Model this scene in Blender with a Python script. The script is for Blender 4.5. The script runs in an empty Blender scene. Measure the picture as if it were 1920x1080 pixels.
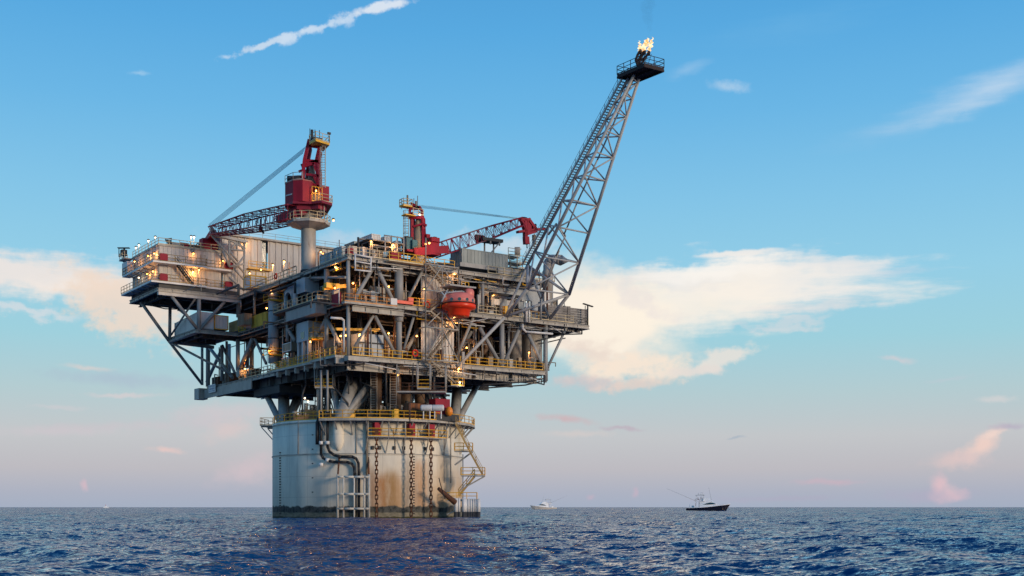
import bpy, math, random
import numpy as np
from mathutils import Vector, Matrix
R = math.radians
SC = bpy.context.scene
COL = SC.collection
# ------------------------------------------------------------------ camera
F = 2248.0; CH = 1.5; HY = 951.0            # focal length in photo pixels, eye height, horizon row
cd = bpy.data.cameras.new('camera'); cam = bpy.data.objects.new('camera', cd); COL.objects.link(cam)
cam.location = (0, 0, CH); cam.rotation_euler = (R(90), 0, 0)
cd.sensor_width = 36; cd.lens = 36*F/1920; cd.shift_y = (HY-540)/1920
cd.clip_start = .3; cd.clip_end = 90000
SC.camera = cam
SC.view_settings.view_transform = 'Standard'; SC.view_settings.look = 'None'
SC.view_settings.exposure = 0; SC.view_settings.gamma = 1
SC.render.film_transparent = False
try: SC.cycles.max_bounces = 6; SC.cycles.diffuse_bounces = 3; SC.cycles.glossy_bounces = 3; SC.cycles.sample_clamp_indirect = 4
except Exception: pass
# ------------------------------------------------------------------ world: dusk sky with clouds
def lin(c):
    return tuple(((x/255)/12.92 if x/255 <= .04045 else ((x/255+.055)/1.055)**2.4) for x in c)+(1,)
SUN_AZ, SUN_EL = 128.0, 9.0                  # compass degrees clockwise from the view direction
wd = bpy.data.worlds.new('World'); SC.world = wd; wd.use_nodes = True
nt = wd.node_tree; nt.nodes.clear()
def N(t, **k):
    n = nt.nodes.new(t)
    for a, b in k.items(): setattr(n, a, b)
    return n
def L(a, b): nt.links.new(a, b)
def M(op, a, b=None, c=None, clamp=False):
    n = N('ShaderNodeMath', operation=op); n.use_clamp = clamp
    for i, x in enumerate((a, b, c)):
        if x is None: continue
        if isinstance(x, (int, float)): n.inputs[i].default_value = x
        else: L(x, n.inputs[i])
    return n.outputs[0]
tc = N('ShaderNodeTexCoord'); sp = N('ShaderNodeSeparateXYZ'); L(tc.outputs['Generated'], sp.inputs[0])
DX, DY, DZ = sp.outputs
AZ = M('MULTIPLY', M('ARCTAN2', DX, DY), F/100)      # azimuth and elevation in units of 100 photo pixels at the axis
EL = M('MULTIPLY', M('ARCSINE', DZ), F/100)
def azel(px, py):
    x, y = (px-960)/F, (HY-py)/F
    return math.atan2(x, 1)*F/100, math.atan2(y, math.hypot(1, x))*F/100
sky = N('ShaderNodeTexSky', sky_type='NISHITA'); sky.sun_disc = False
sky.sun_elevation = R(SUN_EL); sky.sun_rotation = R(SUN_AZ); sky.air_density = 1.2; sky.dust_density = 1.0
ramp = N('ShaderNodeValToRGB'); cr = ramp.color_ramp
L(M('MULTIPLY', M('MAXIMUM', EL, 0), .05, clamp=True), ramp.inputs[0])      # 0..20 units
stops = [(950, (166,177,197)), (925, (173,179,196)), (880, (190,188,195)), (820, (196,199,203)), (740, (180,205,211)),
         (640, (158,209,223)), (520, (148,207,232)), (380, (131,197,233)), (220, (107,183,231)), (60, (88,170,226)), (-200, (68,148,210)), (-900, (48,112,180))]
while len(cr.elements) < len(stops): cr.elements.new(.5)
for e, (py, c) in zip(cr.elements, stops):
    e.position = min(1, azel(960, py)[1]*.05); e.color = lin(c)
cur = ramp.outputs[0]
mixs = N('ShaderNodeMix', data_type='RGBA'); mixs.inputs[0].default_value = .03
sk = N('ShaderNodeMix', data_type='RGBA', blend_type='MULTIPLY'); sk.inputs[0].default_value = 1; L(sky.outputs[0], sk.inputs[6]); sk.inputs[7].default_value = (.1,.1,.1,1)
L(cur, mixs.inputs[6]); L(sk.outputs[2], mixs.inputs[7]); cur = mixs.outputs[2]
cv = N('ShaderNodeCombineXYZ'); L(AZ, cv.inputs[0]); L(EL, cv.inputs[1])
def noise(scale, detail, sx=1, sy=1, off=0, rough=.55):
    mp = N('ShaderNodeMapping'); mp.inputs['Scale'].default_value = (sx, sy, 1); mp.inputs['Location'].default_value = (off, off*1.7, off*.3)
    L(cv.outputs[0], mp.inputs[0]); n = N('ShaderNodeTexNoise'); n.inputs['Scale'].default_value = scale
    n.inputs['Detail'].default_value = detail; n.inputs['Roughness'].default_value = rough; L(mp.outputs[0], n.inputs['Vector']); return n
n_w1 = noise(1.1, 6, .7, 1.3); n_w2 = noise(3.5, 5, 1, 1, 7)
wA = N('ShaderNodeSeparateColor'); L(n_w1.outputs['Color'], wA.inputs[0]); wB = N('ShaderNodeSeparateColor'); L(n_w2.outputs['Color'], wB.inputs[0])
def warp(base, a, b, ka, kb): return M('ADD', base, M('ADD', M('MULTIPLY', M('SUBTRACT', a, .5), ka), M('MULTIPLY', M('SUBTRACT', b, .5), kb)))
WX = warp(AZ, wA.outputs[0], wB.outputs[0], 1.5, .35); WY = warp(EL, wA.outputs[1], wB.outputs[1], .8, .3)
SX = warp(AZ, wA.outputs[0], wB.outputs[0], .25, .18); SY = warp(EL, wA.outputs[1], wB.outputs[1], .16, .14)
n_str = noise(1.6, 8, .35, 2.2, 3, .6).outputs['Fac']; n_puf = noise(3.0, 8, 1, 1.2, 11, .6).outputs['Fac']; n_big = noise(1.0, 5, .8, 1.2, 21, .5).outputs['Fac']
def cloud(px, py, rx, ry, rot, col, op, soft=.6, tex=n_str, texk=1.0, small=False):
    """one soft elliptical bank of cloud; rx, ry in photo pixels; rot anticlockwise degrees"""
    global cur
    a, e = azel(px, py); x, y = (SX, SY) if small else (WX, WY)
    dx, dy = M('SUBTRACT', x, a), M('SUBTRACT', y, e); c, s = math.cos(R(rot)), math.sin(R(rot))
    u = M('MULTIPLY', M('ADD', M('MULTIPLY', dx, c), M('MULTIPLY', dy, s)), 100/rx)
    v = M('MULTIPLY', M('SUBTRACT', M('MULTIPLY', dy, c), M('MULTIPLY', dx, s)), 100/ry)
    r = M('SQRT', M('ADD', M('MULTIPLY', u, u), M('MULTIPLY', v, v)))
    d = M('SUBTRACT', 1.0, r)
    d = M('ADD', d, M('MULTIPLY', M('SUBTRACT', tex, .5), texk))
    mr = N('ShaderNodeMapRange', interpolation_type='SMOOTHSTEP'); mr.inputs['From Min'].default_value = 0; mr.inputs['From Max'].default_value = soft
    mr.inputs['To Min'].default_value = 0; mr.inputs['To Max'].default_value = op; L(d, mr.inputs['Value'])
    mx = N('ShaderNodeMix', data_type='RGBA'); L(mr.outputs[0], mx.inputs[0]); L(cur, mx.inputs[6]); mx.inputs[7].default_value = lin(col); cur = mx.outputs[2]
CREAM, WARM, PEACH, PINK, MAUVE = (238,229,222), (248,233,214), (238,214,196), (226,196,196), (176,178,196)
# great anvil cloud right of the platform
cloud(1430,528,340,60,-2, (245,238,231), .9, .8, n_str, 1.5)
cloud(1290,560,260,76,0, (250,241,229), .85, .7, n_str, 1.0)
cloud(1120,600,230,116,-8, (253,240,223), .97, .7, n_big, .9)
cloud(1180,590,150,66,6, (254,243,226), .85, .9, n_big, .8)
cloud(1110,655,95,34,-10, (226,208,198), .6, .9, n_puf, 1.4)
cloud(1250,520,150,22,-4, (222,224,226), .45, .9, n_str, 2.0)
cloud(1200,560,120,30,-20, (228,220,220), .5, 1.0, n_puf, 1.8)
cloud(1330,505,180,26,2, (252,247,240), .7, 1.0, n_str, 1.6)
cloud(1180,685,150,40,4, (250,231,212), .9, .75, n_puf, 1.2)
cloud(1110,718,110,20,-4, (212,198,198), .7, .8, n_puf, 1.8, True)
cloud(1195,720,95,16,6, (236,212,198), .6, .8, n_puf, 1.6, True)
cloud(1350,672,85,22,16, (232,226,218), .85, .7, n_puf, 1.8, True)
cloud(1300,692,80,16,4, (228,220,214), .8, .7, n_puf, 1.6, True)
cloud(1390,474,100,8,2, (244,238,232), .85, .7, n_str, 1.4, True)
cloud(1580,500,130,20,-8, (226,228,230), .6, .9, n_str, 1.7)
cloud(1540,575,150,18,2, (226,224,224), .6, .9, n_str, 1.9)
cloud(1480,605,120,10,6, (222,220,222), .5, .9, n_str, 1.9)
cloud(1690,510,80,10,4, (188,210,226), .5, 1.0, n_str, 1.5, True)
# bank at the left
cloud(90,518,290,52,-3, (240,230,224), .9, .7, n_str, 1.3)
cloud(110,545,150,30,-3, (248,236,226), .6, .9, n_big, 1.0)
cloud(235,575,160,66,-16, (240,218,200), .85, .6, n_puf, 1.4)
cloud(60,588,130,12,-6, (226,224,226), .6, .9, n_str, 1.6)
cloud(640,450,60,24,0, (205,215,226), .5, .9, n_puf, 1.8, True)
cloud(960,462,130,30,-4, (216,222,228), .65, 1.0, n_puf, 1.6)
cloud(460,440,120,22,0, (190,212,228), .5, 1, n_puf, 1.2)
# contrail remnant and high wisps
cloud(500,83,100,9,20, (206,222,238), .85, .7, n_puf, 2.4, True)
cloud(600,52,90,8,16, (204,222,240), .8, .8, n_puf, 2.0, True)
cloud(715,14,95,10,13, (224,232,242), .9, .7, n_puf, 1.8, True)
for q in ((585,58,26,9,5),(622,48,10,12,70),(655,38,16,14,30),(540,76,26,9,20),(425,108,18,8,10)): cloud(*q, (200,220,240), .7, .8, n_puf, 2.2, True)
cloud(265,136,26,5,5, (170,208,236), .6, 1, n_puf, 1.4, True)
cloud(1850,168,210,42,14, (190,214,236), .95, 1.4, n_str, 1.3, True)
cloud(1800,205,120,16,10, (186,212,234), .5, 1.2, n_str, 1.6, True)
cloud(1650,250,170,30,12, (148,196,230), .5, 1.5, n_str, 1.7, True)
cloud(1375,163,55,13,-6, (182,210,234), .7, 1.1, n_puf, 1.8, True)
cloud(1290,132,60,14,18, (152,196,232), .6, 1.2, n_str, 1.7, True)
cloud(1500,50,260,40,5, (112,180,226), .45, 1.5, n_str, 1.7, True)
# low streaks and pink cumulus
for a in [(165,688,60,7,-4,(214,208,206),.8), (230,710,170,20,-2,(172,188,206),.6), (235,740,95,6,2,(212,206,208),.8), (110,764,60,6,0,(206,204,208),.6),
          (190,800,200,12,3,(204,196,202),.5), (390,790,140,28,2,(206,196,202),.5), (312,843,42,9,-8,(228,200,196),.9), (430,805,70,26,20,(222,200,198),.6),
          (470,880,90,40,15,(214,194,200),.6), (420,770,130,24,4,(210,200,204),.6), (120,810,150,14,2,(206,198,204),.6), (1060,785,80,10,-7,(206,180,184),.85), (1165,802,60,7,-2,(190,176,188),.8), (1085,812,95,10,0,(216,204,200),.55),
          (1380,822,24,3,8,(160,176,192),.6), (1680,676,42,8,-8,(206,206,212),.8), (1780,712,50,6,5,(190,202,212),.5), (1870,748,50,8,0,(216,212,212),.6),
          (1840,835,60,26,38,(238,208,198),.95), (1862,812,30,12,20,(240,214,204),.9), (1800,860,75,22,3,(222,198,196),.75), (1895,798,50,8,2,(184,176,194),.8), (1758,912,22,34,0,(226,192,198),.85), (1778,925,30,22,0,(230,196,200),.8),
          (1795,930,26,14,0,(226,194,200),.7), (1560,905,90,8,0,(206,178,190),.6), (1740,930,110,20,0,(178,172,194),.5), (158,908,9,16,0,(214,186,196),.8),
          (1105,932,12,10,0,(200,176,192),.6), (1190,925,8,14,0,(200,178,194),.6), (1450,935,200,8,0,(176,170,192),.4)]:
    cloud(*a, 1.0, n_puf, 1.1, True)
bg = N('ShaderNodeBackground'); L(cur, bg.inputs[0]); bg.inputs[1].default_value = 1.0
wo = N('ShaderNodeOutputWorld'); L(bg.outputs[0], wo.inputs[0])
# ------------------------------------------------------------------ sun (low, warm, soft)
sd = bpy.data.lights.new('sun', 'SUN'); so = bpy.data.objects.new('sun', sd); COL.objects.link(so)
sd.energy = 2.4; sd.angle = R(12); sd.color = (1, .76, .54)
az, el = R(SUN_AZ), R(SUN_EL)
so.rotation_euler = Vector((math.sin(az)*math.cos(el), math.cos(az)*math.cos(el), math.sin(el))).to_track_quat('Z', 'Y').to_euler()
so.location = (60, -60, 80)
# ------------------------------------------------------------------ platform frame u (right-away), v (left-away), z up
OX, OY, TH = -21.6, 180.0, R(34.8)
cT, sT = math.cos(TH), math.sin(TH)
def W(u, v, z=0): return (OX+cT*u-sT*v, OY+sT*u+cT*v, z)
def UV(x, y): x -= OX; y -= OY; return (cT*x+sT*y, -sT*x+cT*y)
def _k(px): return (px-960)/F
def FY(px, py, Y):                                # point seen at px,py standing Y metres ahead
    u, v = UV(_k(px)*Y, Y); return (u, v, CH+(HY-py)*Y/F)
def FV(px, py, v):                                # on the vertical plane v = const
    k = _k(px); u = (k*(OY+cT*v)-OX+sT*v)/(cT-k*sT); Y = OY+sT*u+cT*v; return (u, v, CH+(HY-py)*Y/F)
def FU(px, py, u):
    k = _k(px); v = (k*(OY+sT*u)-OX-cT*u)/(-sT-k*cT); Y = OY+sT*u+cT*v; return (u, v, CH+(HY-py)*Y/F)
def FZ(px, py, z):
    Y = (z-CH)*F/(HY-py); u, v = UV(_k(px)*Y, Y); return (u, v, z)
def FVZ(px, v, z): p = FV(px, 0, v); return (p[0], v, z)
def FUZ(px, u, z): p = FU(px, 0, u); return (u, p[1], z)
# ------------------------------------------------------------------ materials
def mat(name, col, rough=.55, metal=0, var=.18, rust=0, rustcol=(.16,.06,.02), scale=.6, streak=True, emit=None, es=0, spec=.4):
    m = bpy.data.materials.new(name); m.use_nodes = True; t = m.node_tree; b = t.nodes['Principled BSDF']
    b.inputs['Roughness'].default_value = rough; b.inputs['Metallic'].default_value = metal; b.inputs['Specular IOR Level'].default_value = spec
    if emit:
        b.inputs['Emission Color'].default_value = emit+(1,); b.inputs['Emission Strength'].default_value = es
        b.inputs['Base Color'].default_value = col+(1,)
        try: m.cycles.emission_sampling = 'NONE'
        except Exception: pass
        return m
    g = t.nodes.new('ShaderNodeNewGeometry'); mp = t.nodes.new('ShaderNodeMapping'); t.links.new(g.outputs['Position'], mp.inputs[0])
    mp.inputs['Scale'].default_value = (1, 1, .22 if streak else 1)
    n = t.nodes.new('ShaderNodeTexNoise'); n.inputs['Scale'].default_value = scale; n.inputs['Detail'].default_value = 7; n.inputs['Roughness'].default_value = .65; t.links.new(mp.outputs[0], n.inputs['Vector'])
    mr = t.nodes.new('ShaderNodeMapRange'); mr.inputs['From Min'].default_value = .3; mr.inputs['From Max'].default_value = .7
    mr.inputs['To Min'].default_value = 1-var*1.6; mr.inputs['To Max'].default_value = 1+var*.6; t.links.new(n.outputs['Fac'], mr.inputs[0])
    mx = t.nodes.new('ShaderNodeMix'); mx.data_type = 'RGBA'; mx.blend_type = 'MULTIPLY'; mx.inputs[0].default_value = 1
    mx.inputs[6].default_value = col+(1,); t.links.new(mr.outputs[0], mx.inputs[7]); out = mx.outputs[2]
    if rust:
        n2 = t.nodes.new('ShaderNodeTexNoise'); n2.inputs['Scale'].default_value = scale*3.1; n2.inputs['Detail'].default_value = 9; n2.inputs['Roughness'].default_value = .7
        t.links.new(mp.outputs[0], n2.inputs['Vector'])
        r2 = t.nodes.new('ShaderNodeMapRange'); r2.inputs['From Min'].default_value = .66-rust*.25; r2.inputs['From Max'].default_value = .80-rust*.2; t.links.new(n2.outputs['Fac'], r2.inputs[0])
        m2 = t.nodes.new('ShaderNodeMix'); m2.data_type = 'RGBA'; t.links.new(r2.outputs[0], m2.inputs[0]); t.links.new(out, m2.inputs[6]); m2.inputs[7].default_value = rustcol+(1,); out = m2.outputs[2]
    t.links.new(out, b.inputs['Base Color'])
    return m
GREY = mat('grey_painted_steel', (.31,.31,.30), .5, var=.22, rust=.16, scale=.9)
PALE = mat('pale_girder_paint', (.40,.375,.33), .55, var=.25, rust=.3, scale=.8)
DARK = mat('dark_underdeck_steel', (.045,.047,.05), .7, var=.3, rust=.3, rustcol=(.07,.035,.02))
BEAM = mat('shade_dark_steel', (.085,.088,.09), .7, var=.35, rust=.3, rustcol=(.09,.05,.03))  # inner girders: underdeck shade put into a darker base colour
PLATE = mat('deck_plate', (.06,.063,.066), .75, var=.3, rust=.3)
CREAMW = mat('cream_cladding', (.55,.52,.48), .6, var=.18, rust=.12, scale=.7)
WHITE = mat('white_painted_metal', (.68,.67,.65), .5, var=.15, rust=.12)
BLUEW = mat('grey_blue_enclosure', (.36,.40,.43), .5, var=.15, rust=.1)
YEL = mat('yellow_handrail_paint', (.80,.43,.03), .5, var=.15, rust=.1)
YELP = mat('pale_worn_handrail', (.62,.50,.30), .5, var=.2, rust=.2)
BOOMG = mat('flare_boom_paint', (.42,.43,.43), .5, var=.2, rust=.12)
MAUVE_ST = mat('faded_mauve_boom_paint', (.24,.11,.13), .55, var=.25, rust=.2)
YELB = mat('brownish_handrail', (.36,.24,.09), .5, var=.2, rust=.3)
WORN = mat('worn_white_pipe', (.55,.52,.45), .6, var=.2, rust=.45)
DRAIL = mat('dark_handrail', (.16,.16,.16), .6, var=.2)
RED = mat('red_crane_paint', (.30,.014,.035), .6, var=.22, spec=.2)
REDD = mat('weathered_red_lattice_paint', (.24,.012,.035), .6, var=.25, rust=.2)
ORG = mat('orange_red_lifeboat_shell', (.80,.045,.008), .35, var=.12, streak=False)
ORGP = mat('faded_lifeboat_canopy', (.74,.21,.17), .4, var=.15, streak=False)
BLACK = mat('black_rubber', (.018,.018,.02), .55, var=.2)
RUST = mat('rusted_steel', (.13,.055,.03), .85, var=.4, rust=.6, rustcol=(.25,.09,.03))
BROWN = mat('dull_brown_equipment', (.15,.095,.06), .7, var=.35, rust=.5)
TAN = mat('tan_equipment', (.30,.24,.17), .65, var=.3, rust=.4)
CONTG = mat('grey_green_container', (.27,.31,.30), .5, var=.2, rust=.2)
CONTY = mat('faded_yellow_container', (.72,.47,.07), .55, var=.25, rust=.5)
GLASS = mat('tinted_window_glass', (.02,.05,.06), .08, var=.05, spec=.8)
TEAL = mat('teal_cab_glass', (.03,.11,.13), .15, var=.1, spec=.7)
BULB = mat('warm_lamp_glow', (1,.7,.4), emit=(1,.42,.09), es=3.2)
BULBW = mat('white_lamp_glow', (1,.9,.8), emit=(1,.80,.55), es=2.5)
SIGNB = mat('sign_blue', (.03,.06,.22), .5, var=.05)
ROPE = mat('steel_wire_rope', (.25,.55,.68), .6, var=.1)
# ------------------------------------------------------------------ mesh helper
class MB:
    def __init__(s): s.v = []; s.f = []; s.sm = []
    def add(s, vs, fs, smooth=False):
        o = len(s.v); s.v += [tuple(p) for p in vs]; s.f += [tuple(i+o for i in f) for f in fs]; s.sm += [smooth]*len(fs) if isinstance(smooth, bool) else smooth; return s
    def box(s, u0, u1, v0, v1, z0, z1):
        return s.add([(u0,v0,z0),(u1,v0,z0),(u1,v1,z0),(u0,v1,z0),(u0,v0,z1),(u1,v0,z1),(u1,v1,z1),(u0,v1,z1)],
                     [(0,3,2,1),(4,5,6,7),(0,1,5,4),(1,2,6,5),(2,3,7,6),(3,0,4,7)])
    def cbox(s, c, w, d, h): return s.box(c[0]-w/2, c[0]+w/2, c[1]-d/2, c[1]+d/2, c[2], c[2]+h)
    def prism(s, poly, z0, z1):
        n = len(poly); vs = [(p[0],p[1],z0) for p in poly]+[(p[0],p[1],z1) for p in poly]
        a = sum(poly[i][0]*poly[(i+1)%n][1]-poly[(i+1)%n][0]*poly[i][1] for i in range(n))
        fs = [tuple(range(n))[::-1], tuple(range(n,2*n))]+[(i,(i+1)%n,(i+1)%n+n,i+n) for i in range(n)]
        if a < 0: fs = [f[::-1] for f in fs]
        return s.add(vs, fs)
    def tube(s, p, q, r, r2=None, n=10, caps=True):
        p, q = Vector(p), Vector(q); d = q-p
        if d.length < 1e-6: return s
        r2 = r if r2 is None else r2
        d.normalize(); a = d.orthogonal().normalized() if abs(d.z) < .999 else Vector((1,0,0)); b = d.cross(a)
        vs = []
        for c, rr in ((p, r), (q, r2)):
            for i in range(n):
                t = 2*math.pi*(i+.5)/n; vs.append(c+(a*math.cos(t)+b*math.sin(t))*rr)
        fs = [(i,(i+1)%n,(i+1)%n+n,i+n) for i in range(n)]; sm = [n > 5]*n
        if caps: fs += [tuple(range(n))[::-1], tuple(range(n,2*n))]; sm += [False]*2
        return s.add(vs, fs, sm)
    def path(s, pts, r, n=8):
        for a, b in zip(pts[:-1], pts[1:]): s.tube(a, b, r, n=n)
        for p in pts[1:-1]: s.ball(p, r*1.02, n)
        return s
    def ball(s, c, r, n=8, sz=1):
        vs = []; fs = []; m = max(4, n//2)
        for j in range(1, m):
            ph = math.pi*j/m
            for i in range(n):
                t = 2*math.pi*i/n; vs.append((c[0]+r*math.sin(ph)*math.cos(t), c[1]+r*math.sin(ph)*math.sin(t), c[2]+r*sz*math.cos(ph)))
        vs += [(c[0],c[1],c[2]+r*sz),(c[0],c[1],c[2]-r*sz)]; T = len(vs)-2
        for j in range(m-2):
            for i in range(n): a=j*n+i; b=j*n+(i+1)%n; fs.append((a, a+n, b+n, b))
        for i in range(n): fs.append((T, i, (i+1)%n)); fs.append((T+1, (m-2)*n+(i+1)%n, (m-2)*n+i))
        return s.add(vs, fs, True)
    def lathe(s, c, prof, n=32, axis=None, smooth=True):
        """prof: list of (radius, height) from bottom to top; axis None = vertical"""
        ax = Vector(axis).normalized() if axis else Vector((0,0,1)); a = Vector((1,0,0)) if not axis else ax.orthogonal().normalized(); b = ax.cross(a); c = Vector(c)
        vs = []
        for r, h in prof:
            for i in range(n): t = 2*math.pi*i/n; vs.append(c+ax*h+(a*math.cos(t)+b*math.sin(t))*r)
        fs = []
        for j in range(len(prof)-1):
            for i in range(n): p = j*n+i; q = j*n+(i+1)%n; fs.append((p, q, q+n, p+n))
        sm = [smooth]*len(fs); fs += [tuple(range(n))[::-1], tuple(range((len(prof)-1)*n, len(prof)*n))]; sm += [False]*2
        return s.add(vs, fs, sm)
    def beam(s, p, q, w, h, drop=False):
        """rectangular bar from p to q, w wide, h deep (drop: hangs below the line)"""
        p, q = Vector(p), Vector(q); d = (q-p)
        if d.length < 1e-6: return s
        d.normalize(); up = Vector((0,0,1)); sd_ = d.cross(up)
        sd_ = Vector((1,0,0)) if sd_.length < 1e-3 else sd_.normalized(); up = sd_.cross(d).normalized()
        lo, hi = (-h, 0) if drop else (-h/2, h/2); vs = []
        for c in (p, q):
            for (x, y) in ((-w/2,lo),(w/2,lo),(w/2,hi),(-w/2,hi)): vs.append(c+sd_*x+up*y)
        return s.add(vs, [(0,1,2,3)[::-1],(4,5,6,7),(0,1,5,4),(1,2,6,5),(2,3,7,6),(3,0,4,7)][::1])
    def girder(s, p, q, depth, fl=.5, stiff=2.5):
        """I-section hanging below the line p-q, with stiffeners"""
        p, q = Vector(p), Vector(q); s.beam(p, q, fl, .09, True); s.beam(p-Vector((0,0,.09)), q-Vector((0,0,.09)), .07, depth-.18, True)
        s.beam(p-Vector((0,0,depth-.09)), q-Vector((0,0,depth-.09)), fl, .09, True)
        n = int((q-p).length/stiff)
        for i in range(1, n):
            c = p.lerp(q, i/n); d = (q-p).normalized()*.03; s.beam(c-d-Vector((0,0,.09)), c+d-Vector((0,0,.09)), fl*.86, depth-.18, True)
        return s
    def rail(s, pts, h=1.1, r=.048, closed=False, post=1.6, toe=True):
        pts = [Vector(p) for p in pts]
        if closed: pts.append(pts[0])
        for a, b in zip(pts[:-1], pts[1:]):
            L_ = (b-a).length
            if L_ < .01: continue
            for k in (h, h*.55): s.tube(a+Vector((0,0,k)), b+Vector((0,0,k)), r, n=4, caps=False)
            if toe: s.beam(a+Vector((0,0,.16)), b+Vector((0,0,.16)), .02, .12, True)
            n = max(1, round(L_/post))
            for i in range(n+1): c = a.lerp(b, i/n); s.tube(c, c+Vector((0,0,h)), r*1.1, n=4, caps=False)
        return s
    def stairs(s, p, q, w=.9, rail=True, tread=.28):
        p, q = Vector(p), Vector(q); d = Vector((q.x-p.x, q.y-p.y, 0)).normalized(); sd_ = Vector((-d.y, d.x, 0))*w/2
        for k in (-1, 1): s.beam(p+sd_*k, q+sd_*k, .06, .26)
        n = max(2, int(abs(q.z-p.z)/tread))
        for i in range(1, n): c = p.lerp(q, i/n); s.beam(c-sd_, c+sd_, .26, .05)
        if rail:
            for k in (-1, 1):
                for hh in (1.0, .55): s.tube(p+sd_*k+Vector((0,0,hh)), q+sd_*k+Vector((0,0,hh)), .035, n=4)
                m = max(2, int((q-p).length/1.5))
                for i in range(m+1): c = p.lerp(q, i/m)+sd_*k; s.tube(c, c+Vector((0,0,1)), .035, n=4)
        return s
    def corr(s, a, b, z0, z1, side=1, pitch=.55, dep=.09, thick=.12):
        """ribbed sheet wall from a to b (u,v); ribs proud on the side sign"""
        a, b = Vector((a[0],a[1],0)), Vector((b[0],b[1],0)); d = (b-a).normalized(); nn = Vector((d.y, -d.x, 0))*side
        def slab(p, q, o0, o1, y0, y1):
            vs = [p+nn*o0, q+nn*o0, q+nn*o1, p+nn*o1]; s.add([(x.x,x.y,y0) for x in vs]+[(x.x,x.y,y1) for x in vs], [(0,3,2,1),(4,5,6,7),(0,1,5,4),(1,2,6,5),(2,3,7,6),(3,0,4,7)])
        slab(a, b, -thick, 0, z0, z1); L_ = (b-a).length; n = max(1, int(L_/pitch))
        for i in range(n):
            c = a+d*((i+.5)*L_/n); slab(c-d*pitch*.22, c+d*pitch*.22, 0, dep, z0+.02, z1-.02)
        return s
    def sector(s, r0, r1, a0, a1, z0, z1, step=5):
        """arc slab about the platform axis, world angles in degrees (-90 faces the camera)"""
        n = max(2, int(abs(a1-a0)/step)); vs = []
        for i in range(n+1):
            t = R(a0+(a1-a0)*i/n)-TH
            for r, z in ((r0,z0),(r1,z0),(r1,z1),(r0,z1)): vs.append((r*math.cos(t), r*math.sin(t), z))
        fs = [(0,1,2,3), (n*4+3,n*4+2,n*4+1,n*4)]
        for i in range(n):
            o = i*4
            for k in range(4): fs.append((o+k, o+4+k, o+4+(k+1)%4, o+(k+1)%4))
        return s.add(vs, fs)
    def build(s, name, m, parent=None, base=None, frame='platform'):
        me = bpy.data.meshes.new(name)
        b = Vector(parent['_b']) if parent is not None else Vector(base)
        me.from_pydata([(p[0]-b.x, p[1]-b.y, p[2]-b.z) for p in s.v], [], s.f); me.materials.append(m)
        me.polygons.foreach_set('use_smooth', s.sm); me.update()
        o = bpy.data.objects.new(name, me); COL.objects.link(o); o['_b'] = tuple(b)
        if parent is not None: o.parent = parent
        else: place(o, b, frame)
        return o
def place(o, b, frame='platform'):
    if frame == 'platform': o.location = W(*b); o.rotation_euler = (0, 0, TH)
    else: o.location = b
def tag(o, label=None, cat=None, group=None, kind=None):
    for k, v in (('label', label), ('category', cat), ('group', group), ('kind', kind)):
        if v: o[k] = v
    return o
def thing(name, label, cat, base=(0,0,0), group=None, kind=None):
    o = bpy.data.objects.new(name, None); COL.objects.link(o); o.empty_display_size = .5; o['_b'] = tuple(base); place(o, base)
    return tag(o, label, cat, group, kind)
def arc(r, a0, a1, z, step=6):
    n = max(1, int(abs(a1-a0)/step)); return [(r*math.cos(R(a0+(a1-a0)*i/n)-TH), r*math.sin(R(a0+(a1-a0)*i/n)-TH), z) for i in range(n+1)]
def cyl_at(px, r, z):                              # point on the cylinder of radius r seen at column px, facing the camera
    k = _k(px); A = k*k+1; B = -2*(k*OX+OY); Cc = OX*OX+OY*OY-r*r; D = B*B-4*A*Cc
    Y = (-B-math.sqrt(max(0, D)))/(2*A); u, v = UV(k*Y, Y); return (u, v, z)
rnd = random.Random(7)
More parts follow.
